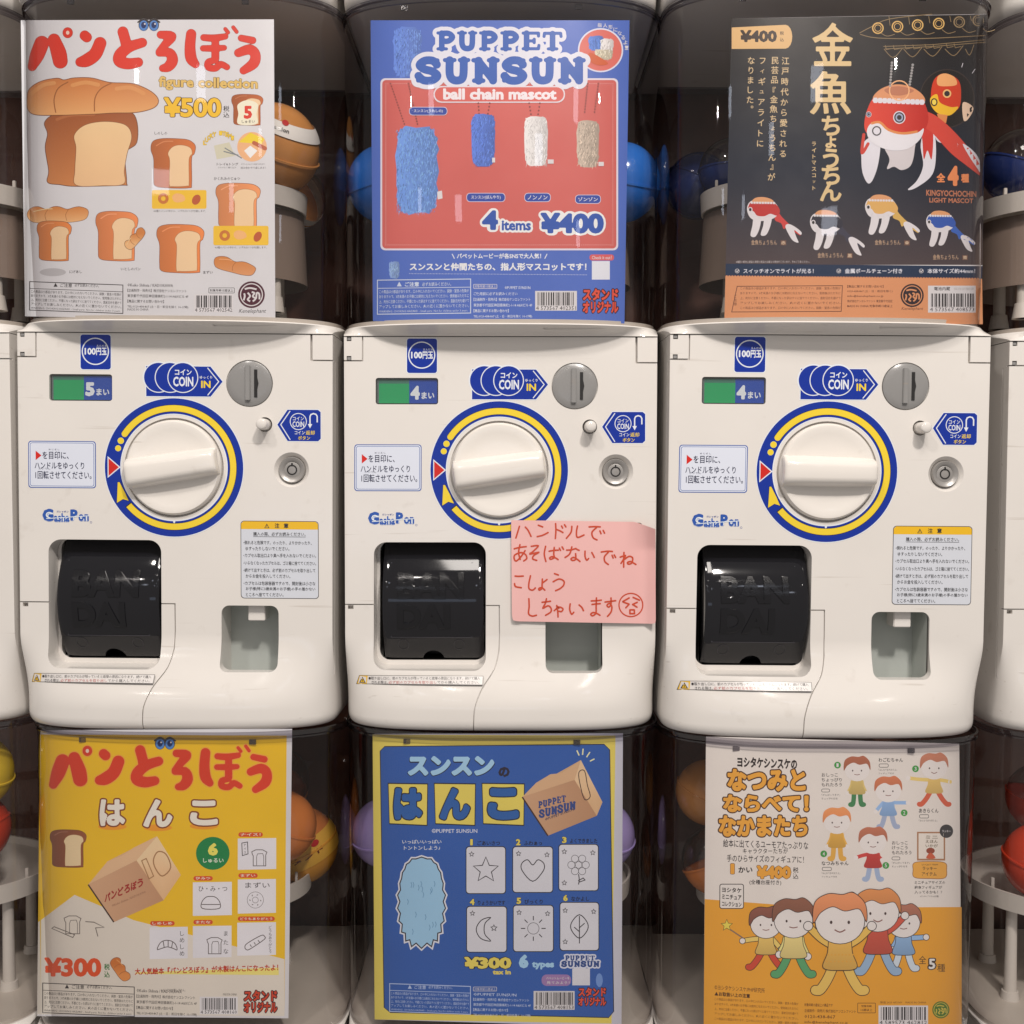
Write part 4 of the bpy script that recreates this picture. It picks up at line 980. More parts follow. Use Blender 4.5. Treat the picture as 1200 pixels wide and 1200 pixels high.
q.cur = 'caption_lettering'
for x0, y0, x1, y1, t in ((284, 358, 412, 386, 'スンスン(うれしの)'), (476, 646, 606, 676, 'スンスン(ぼんやり)'), (670, 646, 758, 676, 'ノンノン'), (840, 652, 926, 682, 'ゾンゾン')):
    q.rrect(x0, y0, x1, y1, 12, (206, 204, 220)); q.rrect(x0+1.6, y0+1.6, x1-1.6, y1-1.6, 11, (50, 72, 150)); m = (x1-x0)*.12; q.T(t, x0+m, y0+8, x1-m, y1-8, (216, 214, 224), .02)
q.cur = 'price_lettering'
for t, a, b_, c_, d_ in (('4', 528, 704, 582, 770), ('items', 594, 738, 692, 772), ('¥400', 724, 712, 936, 782)):
    bb = .055 if t != 'items' else .035
    q.T(t, a-7, b_-7, c_+7, d_+7, (222, 222, 232), bb+.13); q.T(t, a, b_, c_, d_, (48, 82, 158), bb)
q.cur = 'caption_lettering'
q.T('パペットムービーが各SNSで大人気！', 444, 848, 726, 866, (214, 216, 230), .03); q.line([(428, 850), (436, 866)], 1.4, (214, 216, 230)); q.line([(746, 850), (738, 866)], 1.4, (214, 216, 230))
q.T('スンスンと仲間たちの、指人形マスコットです！', 286, 880, 878, 906, (220, 220, 232), .035); q.dots((286, 916), (878, 920), 120, 1.2, (206, 210, 230))
q.rrect(888, 852, 970, 872, 9, (204, 90, 90)); q.T('Check it out！', 896, 856, 962, 868, WHITE, .01)
q.rect(896, 874, 956, 936, (212, 212, 216)); charm(q, 218, 876, 252, 932, (128, 154, 196), seed=12)
caution_block(q, 178, 938, 490, 1052, (196, 204, 226), dy=-4); maker_block(q, 500, 978, 696, (206, 210, 228), 19, 'ご使用前に必ずお読みください')
q.T('©PUPPET SUNSUN', 604, 958, 690, 968, (206, 210, 228), .01, res=1); q.line(rr(500, 952, 578, 966, 2, 2), .8, WHITE, closed=True); q.T('対象年齢15歳以上', 503, 954, 575, 964, WHITE, 0, res=1)
q.cur = 'barcode'; q.barcode(706, 974, 846, 1040, '4 573567 402351', 2); stand_logo(q, 866, 966, 984, 1048)
poster('poster', 'blue and pink poster of furry ball chain charms with yen 400 price', q, quad, (2, 1), 585)

# ---- poster 3: goldfish lanterns
q = Print(770, 0, 2.79); quad = [(243, 60), (1078, 46), (1060, 1060), (220, 1056)]; GO = (206, 166, 110); OR = (206, 140, 96)
q.cur = 'background_print'
def bgc(x, y):
    a, b_, c_ = (26, 20, 17), (22, 28, 42), (72, 60, 60); t = (y-60)/800
    if t < .6: t /= .6; return tuple(a[i]*(1-t)+b_[i]*t for i in range(3))
    t = min(1, (t-.6)/.4); return tuple(b_[i]*(1-t)+c_[i]*t for i in range(3))
def lx(y): return 243+(220-243)*(y-60)/996
def rx_(y): return 1078+(1060-1078)*(y-50)/1010
ys_ = [60, 200, 340, 480, 560, 640, 720, 790, 866]
for a, b_ in zip(ys_, ys_[1:]): q.poly([(lx(a), a if a > 60 else 60), (rx_(a), a if a > 60 else 47), (rx_(b_), b_), (lx(b_), b_)], bgc)
q.poly([(lx(860), 862), (rx_(860), 870), (rx_(916), 916), (lx(905), 905)], (30, 46, 70)); q.poly([(lx(903), 903), (rx_(912), 912), (1065, 1060), (220, 1056)], OR)
q.dots((lx(903)+4, 904), (rx_(912)-4, 912), 90, 4.2, OR)
q.cur = 'price_lettering'
q.poly([(244, 90)]+[(420+22*cos(a), 120-41*sin(a)*.95) for a in (pi/2-pi*i/8 for i in range(9))]+[(244, 160)], GO); q.T('¥400', 272, 98, 392, 138, (50, 36, 28), .05); q.V('税込', 408, 98, 140, 13, (50, 36, 28), .02)
q.cur = 'title_lettering'
q.T('金', 508, 74, 640, 216, (206, 178, 128), .018); q.T('魚', 500, 232, 634, 374, (206, 178, 128), .018)
q.V('ちょうちん', 568, 384, 652, 74, (206, 178, 128), .03); q.V('ライトマスコット', 513, 460, 625, 16, (206, 178, 128), .03)
for x, t, y1 in ((420, '江戸時代から愛される', 520), (386, '民芸品『金魚ちょうちん』が', 594), (345, 'フィギュアライトに', 486), (308, 'なりました。', 374)): q.V(t, x, 182, y1, 26, (196, 170, 128), .012, dx=-1)
q.cur = 'printed_picture'
LN_ = (134, 112, 78)
q.line([(662, 108), (700, 88), (760, 62), (900, 46)], 1.2, LN_, sm=True); q.line([(664, 112), (720, 124), (870, 126), (1074, 116)], 1.2, LN_, sm=True); q.line([(740, 152), (900, 146), (1074, 130)], 1.1, LN_); q.line([(745, 160), (900, 152), (1074, 138)], 1.1, LN_)
for i, x in enumerate((722, 786, 852, 921, 988, 1050)):
    c = (206, 166, 96) if i < 4 else (140, 118, 84); q.ring(x, 92-i*5, 15, 19, c, 24); q.ring(x, 92-i*5, 9.5, 11.5, c, 24)
    q.line([(x+10, 108-i*4), (x+30, 118-i*3), (x+55, 112-i*3)], 1.1, LN_, sm=True); q.line([(x+20, 160), (x+(50 if i < 4 else 34), 188-i*2), (x+(80 if i < 4 else 48), 158-i*3)], 1.1, LN_, sm=True) if i < 5 else None
    q.line([(x+36, 52), (x+40, 84-i*4)], 1, LN_) if i < 5 else None
    for k in ((0, 26) if i < 4 else ()): q.line([(x+24+k, 148-i*2), (x+28+k, 162-i*2), (x+48+k, 158-i*2)], 1, LN_)
def koi(x, y, s, c, tail, wh=(206, 200, 198), cr=(206, 146, 100)):
    f = lambda pts: [(x+a*s, y+b*s) for a, b in pts]
    q.blob(f([(1.02, .42), (1.2, .62), (1.45, .86), (1.72, 1.02), (1.8, 1.22), (1.62, 1.12), (1.35, .98), (1.24, 1.0), (1.16, .82), (.95, .7)]), tail)
    q.blob(f([(1.30, .92), (1.42, .84), (1.66, .96), (1.84, 1.12), (1.80, 1.2), (1.60, 1.04), (1.66, 1.26), (1.74, 1.46), (1.56, 1.4), (1.42, 1.2)]), wh, n=3)
    q.blob(f([(.26, .58), (.2, .9), (.14, 1.22), (.3, 1.26), (.44, .98), (.48, .62)]), wh); q.blob(f([(.62, .6), (.56, .9), (.48, 1.2), (.66, 1.2), (.80, .9), (.84, .58)]), wh)
    q.blob(f([(.02, .36), (.1, .12), (.34, .02), (.7, .02), (.98, .16), (1.08, .38), (1.0, .58), (.78, .7), (.4, .74), (.14, .64)]), wh, n=5)
    q.blob(f([(.06, .34), (.14, .12), (.36, .05), (.7, .05), (.98, .18), (1.12, .4), (1.02, .56), (.8, .5), (.6, .58), (.36, .56), (.24, .42)]), c, n=5)
    q.blob(f([(.2, .1), (.3, -.03), (.55, -.06), (.8, 0), (.9, .1), (.56, .14)]), cr, n=4); q.dots((x+.18*s, y+.13*s), (x+.92*s, y+.14*s), 9, .045*s, wh)
    q.ell(x+.13*s, y+.36*s, .075*s, .085*s, wh); q.ell(x+.13*s, y+.36*s, .045*s, .055*s, DK)
koi(292, 650, 98, (176, 44, 40), (190, 60, 56)); koi(498, 692, 98, (44, 42, 52), (60, 58, 70)); koi(678, 642, 98, (206, 160, 90), (198, 160, 84)); koi(878, 694, 88, (50, 82, 156), (56, 92, 166))
# big goldfish lantern
q.ell(948, 322, 90, 96, (58, 46, 40), n=40); q.ell(948, 322, 87, 93, (24, 18, 16), n=40)
q.blob([(905, 262), (940, 240), (985, 262), (994, 310), (985, 355), (945, 372), (905, 352), (895, 320)], (196, 56, 26)); q.blob([(893, 322), (915, 308), (925, 335), (960, 350), (985, 350), (960, 376), (925, 374), (900, 352)], (226, 176, 40)); q.ell(948, 306, 14, 14, (222, 176, 110)); q.ell(948, 306, 9, 9, DK); q.ell(906, 334, 11, 13, DK); q.ell(906, 334, 7, 9, (230, 200, 80)); q.blob([(1000, 335), (1034, 352), (1018, 388), (1002, 392)], (222, 190, 160))
q.poly([(915, 372), (950, 376), (945, 402), (925, 404)], (206, 130, 72)); q.blob([(918, 250), (942, 240), (972, 252), (980, 276), (950, 282), (918, 278)], (226, 160, 100))
wl = (208, 204, 206)
q.blob([(672, 470), (668, 520), (672, 565), (688, 598), (704, 590), (722, 540), (730, 470), (715, 440)], wl); q.stroke([(676, 440), (670, 500), (690, 470)], 5, (190, 60, 46))
q.blob([(745, 470), (760, 520), (752, 552), (775, 545), (800, 556), (830, 540), (842, 490), (835, 460)], (196, 188, 186))
q.blob([(862, 470), (870, 540), (850, 590), (820, 620), (850, 612), (900, 570), (912, 500), (905, 420), (885, 400)], wl); q.blob([(850, 400), (866, 450), (872, 520), (884, 492), (898, 520), (902, 430), (880, 380)], (190, 52, 42))
q.blob([(905, 400), (912, 455), (940, 470), (985, 476), (950, 430), (925, 400)], (202, 196, 200))
q.blob([(868, 366), (900, 372), (940, 400), (990, 450), (1030, 500), (1060, 548), (1060, 576), (1052, 572), (1010, 540), (960, 500), (905, 440), (872, 410)], (196, 66, 52)); q.blob([(1000, 470), (1040, 500), (1062, 545), (1060, 576), (1050, 555), (1020, 510)], wl)
q.blob([(700, 330), (730, 305), (800, 290), (850, 305), (880, 350), (886, 400), (860, 440), (800, 460), (720, 450), (682, 430), (680, 385)], gcol((206, 62, 42), (176, 40, 32), 690, 890, 0))
q.blob([(686, 428), (700, 404), (735, 404), (760, 425), (800, 440), (850, 434), (872, 420), (860, 455), (820, 486), (770, 492), (722, 478), (694, 455)], (212, 208, 208)); q.line([(700, 404), (728, 400), (756, 424), (800, 436), (852, 430)], 4, (206, 130, 70), sm=True)
q.blob([(708, 325), (730, 292), (780, 276), (830, 284), (868, 310), (870, 335), (790, 330)], OR); q.dots((714, 328), (866, 334), 11, 10, wl); q.blob([(744, 292), (790, 282), (840, 296), (800, 312), (760, 308)], (176, 112, 82)); q.ring(792, 296, 30, 34, (226, 170, 120), 24)
for x, y, r in ((792, 384, 20), (718, 428, 18), (692, 374, 9)): q.ell(x, y, r, r*1.05, wl); q.ell(x, y, r*.84, r*.88, DK); q.ell(x, y, r*.62, r*.66, wl if x == 718 else (150, 160, 180)); q.ell(x, y, r*.38, r*.4, DK if x != 718 else wl)
q.dots((768, 205), (762, 280), 9, 4.6, (150, 146, 142)); q.dots((836, 212), (826, 276), 8, 4.6, (150, 146, 142))
q.line([(1000, 206), (996, 220)], 1, wl); q.line([(1040, 226), (1030, 240)], 1, wl)
q.cur = 'caption_lettering'
q.T('全', 914, 566, 942, 596, (216, 130, 80), .04); q.T('4', 950, 542, 986, 608, (216, 130, 80), .07); q.T('種', 994, 568, 1020, 597, (216, 130, 80), .04)
q.T('KINGYOCHOCHIN', 880, 620, 1044, 640, (176, 110, 80), .03, .03); q.T('LIGHT MASCOT', 890, 646, 1034, 662, (176, 110, 80), .03, .02)
for x, y, k in ((308, 784, '赤'), (525, 826, '黒'), (712, 784, '金'), (902, 832, '青')): q.T('金魚ちょうちん', x, y, x+84, y+17, (176, 146, 118), .01, res=1); q.rect(x+96, y+2, x+114, y+18, (110, 80, 66)); q.T(k, x+98, y+4, x+112, y+16, (206, 180, 150), .02, res=1)
q.T('※撮影の都合上部品と実際の商品とは異なる場合がございます。予めご了承ください。', 258, 852, 500, 860, (190, 180, 176), 0, res=1)
for x, t, x1 in ((282, 'スイッチオンでライトが光る！', 512), (614, '金属ボールチェーン付き', 802), (884, '本体サイズ約44mm！', 1040)): q.ring(x-20, 886, 6, 7.4, WHITE, 16); q.line([(x-24, 885), (x-20, 889), (x-15, 882)], 1.2, WHITE); q.T(t, x, 878, x1, 894, (206, 206, 210), .02)
q.cur = 'small_print'; DKO = (92, 56, 44)
q.line([(262, 936), (606, 934), (602, 1018), (244, 1020)], 1.1, DKO, closed=True); q.V('ご注意', 256, 962, 1000, 11, DKO)
for i in range(5): q.T(CAU[i % 4], 272, 938+i*16, 600, 947+i*16, DKO, 0, res=1)
q.para([('【商品に関するお問い合わせ】', .8), ('0120-438-867 (土・日・祝日を除く)', 1), ('info@kenelephant.co.jp', .8), ('株式会社ケンエレファント 東京都千代田区', 1), 'MADE IN CHINA 対象年齢15歳以上'], 622, 932, 770, 16, 9, DKO)
k_logo(q, 834, 966, 38, (46, 34, 38), OR); q.T('Kenelephant', 798, 1004, 868, 1016, DKO, 0, shear=.3)
q.cur = 'barcode'; q.rect(886, 934, 1042, 1022, WHITE); q.T('電池内蔵', 906, 938, 958, 950, BLACK, .03); q.T('保存試験済', 970, 940, 1036, 949, (176, 170, 166), 0, res=1); q.barcode(890, 956, 1040, 1020, '4 573567 408573', 3, 6)
poster('poster', 'dark poster of goldfish lanterns with gold vertical Japanese title', q, quad, (3, 1), 985)

# ---- poster 4: yellow stamp poster
q = Print(0, 840, 3, 1.3); quad = [(142, 47), (1027, 42), (1014, 1060), (130, 1052)]
q.cur = 'background_print'; Q4(q, quad, (196, 192, 190)); Q4(q, [(140, 62), (1008, 66), (1000, 1050), (131, 1044)], (218, 172, 30)); Q4(q, [(134, 722), (262, 626), (470, 715), (1000, 852), (1000, 1052), (131, 1046)], (206, 196, 180))
q.cur = 'title_lettering'
title_bread(q, lambda x, y: 175+(x-100)*.957, lambda x, y: 118+(y-112)*1.0+(x-500)*.004, (196, 56, 32), (226, 150, 60), 3.5)
for t, a, b_, c_, d_ in (('は', 350, 290, 440, 384), ('ん', 504, 290, 606, 388), ('こ', 668, 294, 766, 382)):
    q.ell((a+c_)/2, d_+2, 50, 12, (222, 140, 40)); q.T(t, a-5, b_-5, c_+5, d_+5, (120, 62, 36), .10); q.T(t, a, b_, c_, d_, (220, 208, 192), .05)
q.cur = 'printed_picture'
loaf(q, 174, 398, 128, 130, 1, 1.5, (116, 66, 42))
def block(pa, txt):
    A, B, C, D, E, Fv, Gv = pa
    q.poly([A, B, C, D], gcol((196, 154, 118), (176, 132, 98), A[0], C[0], 0)); q.poly([B, E, Fv, C], gcol((222, 188, 146), (206, 166, 122), B[1], Fv[1])); q.poly([A, Gv, E, B], (198, 160, 120)); q.line([A, D], 2.5, (66, 44, 36))
block(((310, 590), (480, 505), (575, 645), (400, 722), (552, 420), (636, 556), (378, 508)), '')
q.poly([(378, 508), (430, 488), (470, 460), (552, 420), (480, 505), (310, 590)], (206, 168, 128))
for t, i in zip('パンどろぼう', range(6)): q.T(t, 368+i*23, 622-i*10, 388+i*23, 652-i*10, (150, 40, 34), .04, -.3)
q.T('©Keiko Shibata / KADOKAWA', 394, 660, 512, 668, (150, 110, 84), 0, -.42, res=1)
def bread_line(x, y, s, c=(84, 74, 70)): q.line([(x+a*s, y+b_*s) for a, b_ in ((.1, .3), (.05, .12), (.3, 0), (.7, 0), (.95, .14), (.88, .32), (.88, .95), (.14, .95), (.14, .34))], 1.3, c, closed=True); q.line([(x+a*s, y+b_*s) for a, b_ in ((.34, .92), (.34, .4), (.4, .24), (.7, .22), (.76, .4), (.76, .92))], 1, c)
for p in ((540, 470, 52),): q.line([(540, 500), (556, 474), (584, 484), (600, 530), (570, 560), (545, 530)], 2, (150, 108, 70), closed=True, sm=True); q.line([(498, 506), (514, 498), (540, 560), (524, 570)], 1.6, (150, 108, 70), closed=True)
bread_line(222, 700, 66, (96, 86, 78)); q.line([(182, 744), (190, 738), (262, 766), (256, 776)], 1.4, (96, 86, 78), closed=True); q.line([(300, 720), (330, 722), (366, 740), (336, 742), (344, 772)], 1.4, (96, 86, 78))
q.ell(748, 480, 59, 58, (24, 118, 62), n=40); q.cur = 'caption_lettering'; q.T('6', 731, 444, 766, 488, (226, 204, 90), .06); q.T('しゅるい', 714, 497, 786, 513, (206, 224, 190), .02)
for x, y, x1, y1, t in ((836, 428, 971, 538, 'ナイス！'), (678, 582, 815, 700, 'ひみつ'), (836, 572, 970, 692, 'まずい'), (526, 740, 660, 852, 'しめしめ'), (678, 736, 814, 848, 'またな'), (834, 724, 970, 840, 'どうもありがとう')):
    q.cur = 'caption_lettering'; w_ = min(130, 18*len(t)+14); q.rrect(x+2, y-22, x+2+w_, y-6, 8, (196, 72, 34)); q.T(t, x+10, y-19, x+w_-6, y-9, (232, 222, 190), .02, res=1)
    q.cur = 'printed_picture'; q.poly([(x, y), (x1, y-2), (x1, y1-3), (x, y1)], (210, 206, 206)); ic = {'ナイス！': -1, 'ひみつ': 9, 'まずい': 8, 'しめしめ': 6, 'またな': -1, 'どうもありがとう': 7}[t]; (bread_line(x+(x1-x)*.34, y+(y1-y)*.36, (x1-x)*.44) if ic < 0 else icon(q, ic, x+(x1-x)*.46, y+(y1-y)*.60, (x1-x)*.26, (84, 74, 70), 1.4))
    q.cur = 'caption_lettering'
    if t == 'ひみつ': q.T('ひ・み・つ', x+20, y+14, x1-16, y+32, DK, .0)
    elif t == 'まずい': q.T('まずい', x+26, y+10, x1-22, y+30, DK, .0)
    elif t in ('しめしめ', 'またな', 'どうもありがとう'): q.V(t, x1-20, y+10, y1-8, 20 if len(t) < 5 else 13, DK)
    else: q.line([(x+14, y+16), (x+34, y+12), (x+36, y+54), (x+16, y+60)], 1.3, DK, closed=True); q.V('ナイス', x+25, y+16, y+56, 11, DK)
q.cur = 'price_lettering'
q.T('¥300', 156, 846, 356, 914, (206, 74, 28), .045); q.T('税', 366, 868, 386, 890, (60, 110, 60), .02); q.T('込', 366, 894, 386, 916, (60, 110, 60), .02); roll(q, 376, 868, 92, 40, 3, 1.0, c1=(186, 104, 44), c2=(206, 130, 66))
q.cur = 'caption_lettering'
q.poly([(476, 898), (980, 882), (980, 908), (476, 904)], (224, 200, 110)); q.T('大人気絵本『パンどろぼう』が木製はんこになったよ！', 474, 884, 978, 908, (176, 56, 34), .03, -.03)
caution_block(q, 150, 936, 472, 1040, DK, dy=14); maker_block(q, 480, 956, 692, DK, 20, slope=.03); q.T('※インクは付属しません。', 566, 956, 652, 966, DK, 0, res=1); q.T('MADE IN CHINA', 784, 972, 832, 980, DK, 0, res=1)
q.cur = 'barcode'; q.barcode(702, 984, 836, 1046, '4 573567 408160', 4); stand_logo(q, 858, 962, 974, 1040, (186, 60, 32))
poster('poster', 'yellow and cream poster of wooden bread stamps with red title and yen 300 price', q, quad, (1, 2), 195, edge=(205, 205, 205))

# ---- poster 5: blue stamp poster with yellow frame
q = Print(380, 840, 3, 1.15); quad = [(174, 60), (1050, 58), (1045, 1090), (177, 1064)]; B5 = (48, 88, 158); Y5 = (220, 200, 92)
q.cur = 'background_print'; Q4(q, quad, (194, 192, 198)); Q4(q, [(170, 62), (1024, 66), (1010, 1078), (177, 1064)], Y5)
sh = lambda e: [(198-e, 120), (212, 106-e), (984, 98-e), (1002+e, 116), (1016+e, 1036), (1000, 1056+e), (232, 1038+e), (212-e, 1022)]
q.poly(sh(3), (40, 36, 44)); q.poly(sh(0), B5)
q.cur = 'title_lettering'; LBc = (158, 196, 218)
q.T('スンスン', 292, 140, 600, 210, (36, 40, 56), .09); q.T('スンスン', 294, 138, 598, 207, LBc, .07); q.T('の', 612, 176, 652, 212, (40, 34, 50), .06)
for x0, x1, t in ((226, 362, 'は'), (388, 530, 'ん'), (556, 702, 'こ')):
    q.poly([(x0-3, 232), (x1+3, 234), (x1+1, 384), (x0+2, 378)], (36, 36, 46)); q.poly([(x0, 236), (x1, 238), (x1-2, 380), (x0+4, 374)], Y5)
    q.T(t, x0+14, 246, x1-14, 366, (34, 36, 52), .10); q.T(t, x0+18, 250, x1-18, 362, (44, 92, 156), .07)
q.T('©PUPPET SUNSUN', 378, 394, 538, 408, (206, 208, 220), .04)
q.cur = 'printed_picture'
block(((696, 282), (880, 222), (958, 348), (786, 418), (902, 152), (978, 300), (760, 232)), '')
q.poly([(696, 282), (745, 232), (795, 202), (835, 198), (902, 152), (880, 222)], (206, 166, 126))
slab(q, 'PUPPET', 752, 300, 850, 322, 2.6, (52, 70, 124), slope=-.26); slab(q, 'SUNSUN', 754, 330, 884, 356, 3.6, (52, 70, 124), slope=-.26); q.T('©PUPPET SUNSUN', 776, 356, 878, 366, (60, 60, 90), .02, -.36, res=1)
for a in (60, 72, 84, 96): q.line([(930+(-30)*cos(radians(a*3.6-190)), 0)]*0+[(905+ (a-60)*1.3, 118+(a-60)*.35), (898+(a-60)*1.75-8, 132+(a-60)*.35)], 2.4, (224, 220, 160)) if False else None
for p, r_ in (((888, 118), (896, 136)), ((910, 112), (908, 134)), ((934, 124), (922, 142)), ((950, 148), (934, 156))): q.line([p, r_], 2.2, (226, 222, 170))
q.line([(895, 196), (915, 190), (925, 240), (935, 280), (915, 290), (900, 240)], 1.4, (60, 44, 44), closed=True, sm=True)
R5 = random.Random(4); pts = []
for i in range(44):                                                   # plain pale blue shaggy tuft, no face
    a = 2*pi*i/44; sx, sy_ = cos(a), sin(a); rr_ = 1+(.06 if i % 2 else -.05)*(1 if sy_ > -.3 else .3)
    pts.append((342+78*math.copysign(abs(sx)**.7, sx)*rr_, 650+152*sy_*rr_))
q.poly(offs(pts, 9), (214, 214, 224)); q.poly(offs(pts, 4), (50, 36, 38)); q.poly(pts, (150, 190, 214))
for i in range(16): x = R5.uniform(285, 400); y = R5.uniform(560, 760); q.line([(x, y), (x+3, y+10), (x, y+20)], 1.2, (110, 150, 180))
q.cur = 'caption_lettering'
q.T('いっぱいいっぱい', 274, 432, 412, 446, (214, 216, 224), .02); q.T('トンドンしよう♪', 280, 454, 408, 468, (214, 216, 224), .02) if False else q.T('トントンしよう♪', 280, 454, 408, 468, (214, 216, 224), .02)
for i, (x0, y0, x1, y1, t) in enumerate(((500, 458, 636, 620, 'ごあいさつ'), (664, 458, 802, 616, 'ふわぁっ'), (826, 450, 962, 610, 'よくできました'), (502, 668, 640, 826, 'りょうかいです'), (666, 664, 804, 824, 'びっくり'), (830, 654, 964, 820, 'なかよし'))):
    q.cur = 'caption_lettering'; q.T(str(i+1), x0+(10 if i else 13), y0-28, x0+(26 if i else 22), y0-6, Y5, .05, out=(34, 34, 46), ow=.05); q.T(t, x0+38, y0-22, x0+38+16*min(6, len(t)), y0-6, (26, 36, 66), .03)
    q.cur = 'printed_picture'; q.rrect(x0-3, y0-3, x1+3, y1+3, 12, (34, 34, 46)); q.rrect(x0, y0, x1, y1, 10, (206, 204, 206))
    icon(q, i, (x0+x1)/2, (y0+y1)/2, 46)
    for dx, dy in ((-50, -56), (50, -52), (-50, 54))[:1+i % 3]: icon(q, 0, (x0+x1)/2+dx, (y0+y1)/2+dy, 9, t=1.1)
q.cur = 'price_lettering'
q.T('¥300', 492, 844, 658, 886, Y5, .055, out=(34, 34, 46), ow=.05); q.T('tax in', 592, 890, 656, 906, Y5, .05); q.T('6', 684, 836, 718, 884, LBc, .07); q.T('types', 730, 862, 808, 888, LBc, .05)
slab(q, 'PUPPET', 846, 840, 952, 856, 2.4, (206, 208, 220), 5); slab(q, 'SUNSUN', 832, 860, 968, 878, 3.2, (206, 208, 220), 5); slab(q, 'PUPPET', 846, 840, 952, 856, 2.4, (44, 70, 126)); slab(q, 'SUNSUN', 832, 860, 968, 878, 3.2, (44, 70, 126))
q.rect(872, 884, 934, 944, (208, 206, 208)); q.rrect(764, 906, 868, 946, 18, (150, 116, 160)); q.T('パペットムービーを', 780, 914, 862, 924, WHITE, .01, res=1); q.T('見てみよう！', 782, 930, 862, 940, WHITE, .01, res=1); q.ell(967, 926, 12, 24, (110, 142, 196))
caution_block(q, 230, 938, 514, 1036, (176, 190, 220), dy=10); maker_block(q, 524, 970, 726, (190, 200, 224), 18, '©PUPPET SUNSUN', .02); q.line(rr(524, 950, 606, 964, 2, 2), .8, WHITE, closed=True); q.T('対象年齢15歳以上', 528, 953, 602, 962, WHITE, 0, res=1)
q.cur = 'barcode'; q.barcode(736, 964, 880, 1030, '4 573567 408153', 5); stand_logo(q, 894, 952, 990, 1016)
poster('poster', 'blue poster with yellow border showing numbered stamp designs and a wooden block', q, quad, (2, 2), 585)

# ---- poster 6: figure collection, white over orange
q = Print(770, 840, 2.79, 1.32); quad = [(160, 64), (988, 88), (996, 1040), (152, 1036)]; OG = (218, 150, 48)
q.cur = 'background_print'; Q4(q, quad, (212, 203, 192)); Q4(q, [(156, 596), (520, 624), (996, 622), (996, 1040), (152, 1036)], OG)
q.cur = 'title_lettering'; q.T('ヨシタケシンスケの', 262, 130, 458, 164, (40, 32, 30), .045, .04)
for t, a, b_, c_, d_ in (('なつみと', 230, 170, 486, 244), ('ならべて！', 216, 254, 496, 312), ('なかまたち', 202, 322, 492, 392)):
    q.T(t, a-4, b_-4, c_+4, d_+4, (76, 46, 30), .11); q.T(t, a, b_, c_, d_, (222, 152, 58), .055)
q.cur = 'caption_lettering'
q.T('絵本に出てくるユーモアたっぷりな', 216, 400, 494, 426, DK, .01, .03); q.T('キャラクターたちが', 280, 430, 428, 448, DK, .01); q.T('手のひらサイズのフィギュアに！', 228, 450, 480, 474, DK, .01, .02)
q.cur = 'price_lettering'
q.T('1', 240, 480, 253, 514, (222, 150, 56), .04, out=(76, 46, 30), ow=.04); q.T('かい', 266, 490, 312, 510, DK, .03); q.T('¥400', 326, 486, 438, 530, (222, 150, 56), .06, out=(76, 46, 30), ow=.03); q.T('税', 444, 492, 462, 510, DK, .01); q.T('込', 444, 512, 462, 530, DK, .01); q.T('(全種台座付き)', 302, 532, 406, 550, DK, .01, .02)
q.cur = 'caption_lettering'
q.rrect(204, 546, 284, 628, 8, (40, 34, 32)); q.rrect(206.5, 548.5, 281.5, 625.5, 6, (212, 204, 194))
for i, t in enumerate(('ヨシタケ', 'ミニチュア', 'コレクション')): q.T(t, 212, 557+i*23, 276, 573+i*23, (40, 34, 32), .03, .05)
q.cur = 'printed_picture'
SK = (214, 206, 198)
def peg(x, y, s, hair, top, bot, ol=0, oc=(50, 40, 40), arms=((-.5, .95), (.5, .95)), legs=.16, smile=0):   # plain paper-doll child
    hs = s*.40; o = dict(out=oc, ow=ol) if ol else {}
    lw = s*.075
    for sx in (-1, 1):
        L_ = [(x+sx*s*.10, y+s*1.05), (x+sx*s*(.10+legs*.5), y+s*1.28), (x+sx*s*(.12+legs), y+s*1.46), (x+sx*s*(.2+legs), y+s*1.47)]
        if ol: q.stroke(L_, lw+ol, oc)
        q.stroke(L_, lw, bot)
        ax, ay = arms[0 if sx < 0 else 1]; A = [(x+sx*s*.16, y+s*.72), (x+ax*s*.62, y+s*(.72+(ay-.72)*.35)), (x+ax*s, y+s*ay)]
        if ol: q.stroke(A, s*.055+ol, oc)
        q.stroke(A, s*.055, top); q.ell(x+ax*s, y+s*ay, s*.07, s*.07, SK, **(dict(out=oc, ow=ol) if ol else {}))
    q.blob([(x-s*.16, y+s*.60), (x-s*.2, y+s*.86), (x-s*.27, y+s*1.10), (x, y+s*1.14), (x+s*.27, y+s*1.10), (x+s*.2, y+s*.86), (x+s*.16, y+s*.60), (x, y+s*.56)], gcol(top, tuple(int(v*.86) for v in top), y+s*.5, y+s*1.15), **o)
    q.ell(x, y+s*.34, hs, hs*.92, SK, **o)
    q.blob([(x-hs*1.08, y+s*.36), (x-hs*1.02, y+s*.04), (x-hs*.5, y-s*.10), (x+hs*.1, y-s*.09), (x+hs*.55, y-s*.12), (x+hs*1.02, y+s*.06), (x+hs*1.08, y+s*.34), (x+hs*.8, y+s*.14), (x+hs*.2, y+s*.17), (x-hs*.3, y+s*.10), (x-hs*.8, y+s*.2)], gcol(tuple(min(255, int(v*1.12)) for v in hair), hair, y-s*.1, y+s*.3), **o)
    e_ = s*.022
    for sx in (-1, 1): q.ell(x+sx*hs*.36, y+s*.36, e_, e_*1.3, (70, 54, 50), n=10)
    q.line([(x-hs*.22, y+s*.48), (x, y+s*(.50+.02*smile)), (x+hs*.22, y+s*.48)], max(.8, s*.010), (120, 70, 60), sm=True)
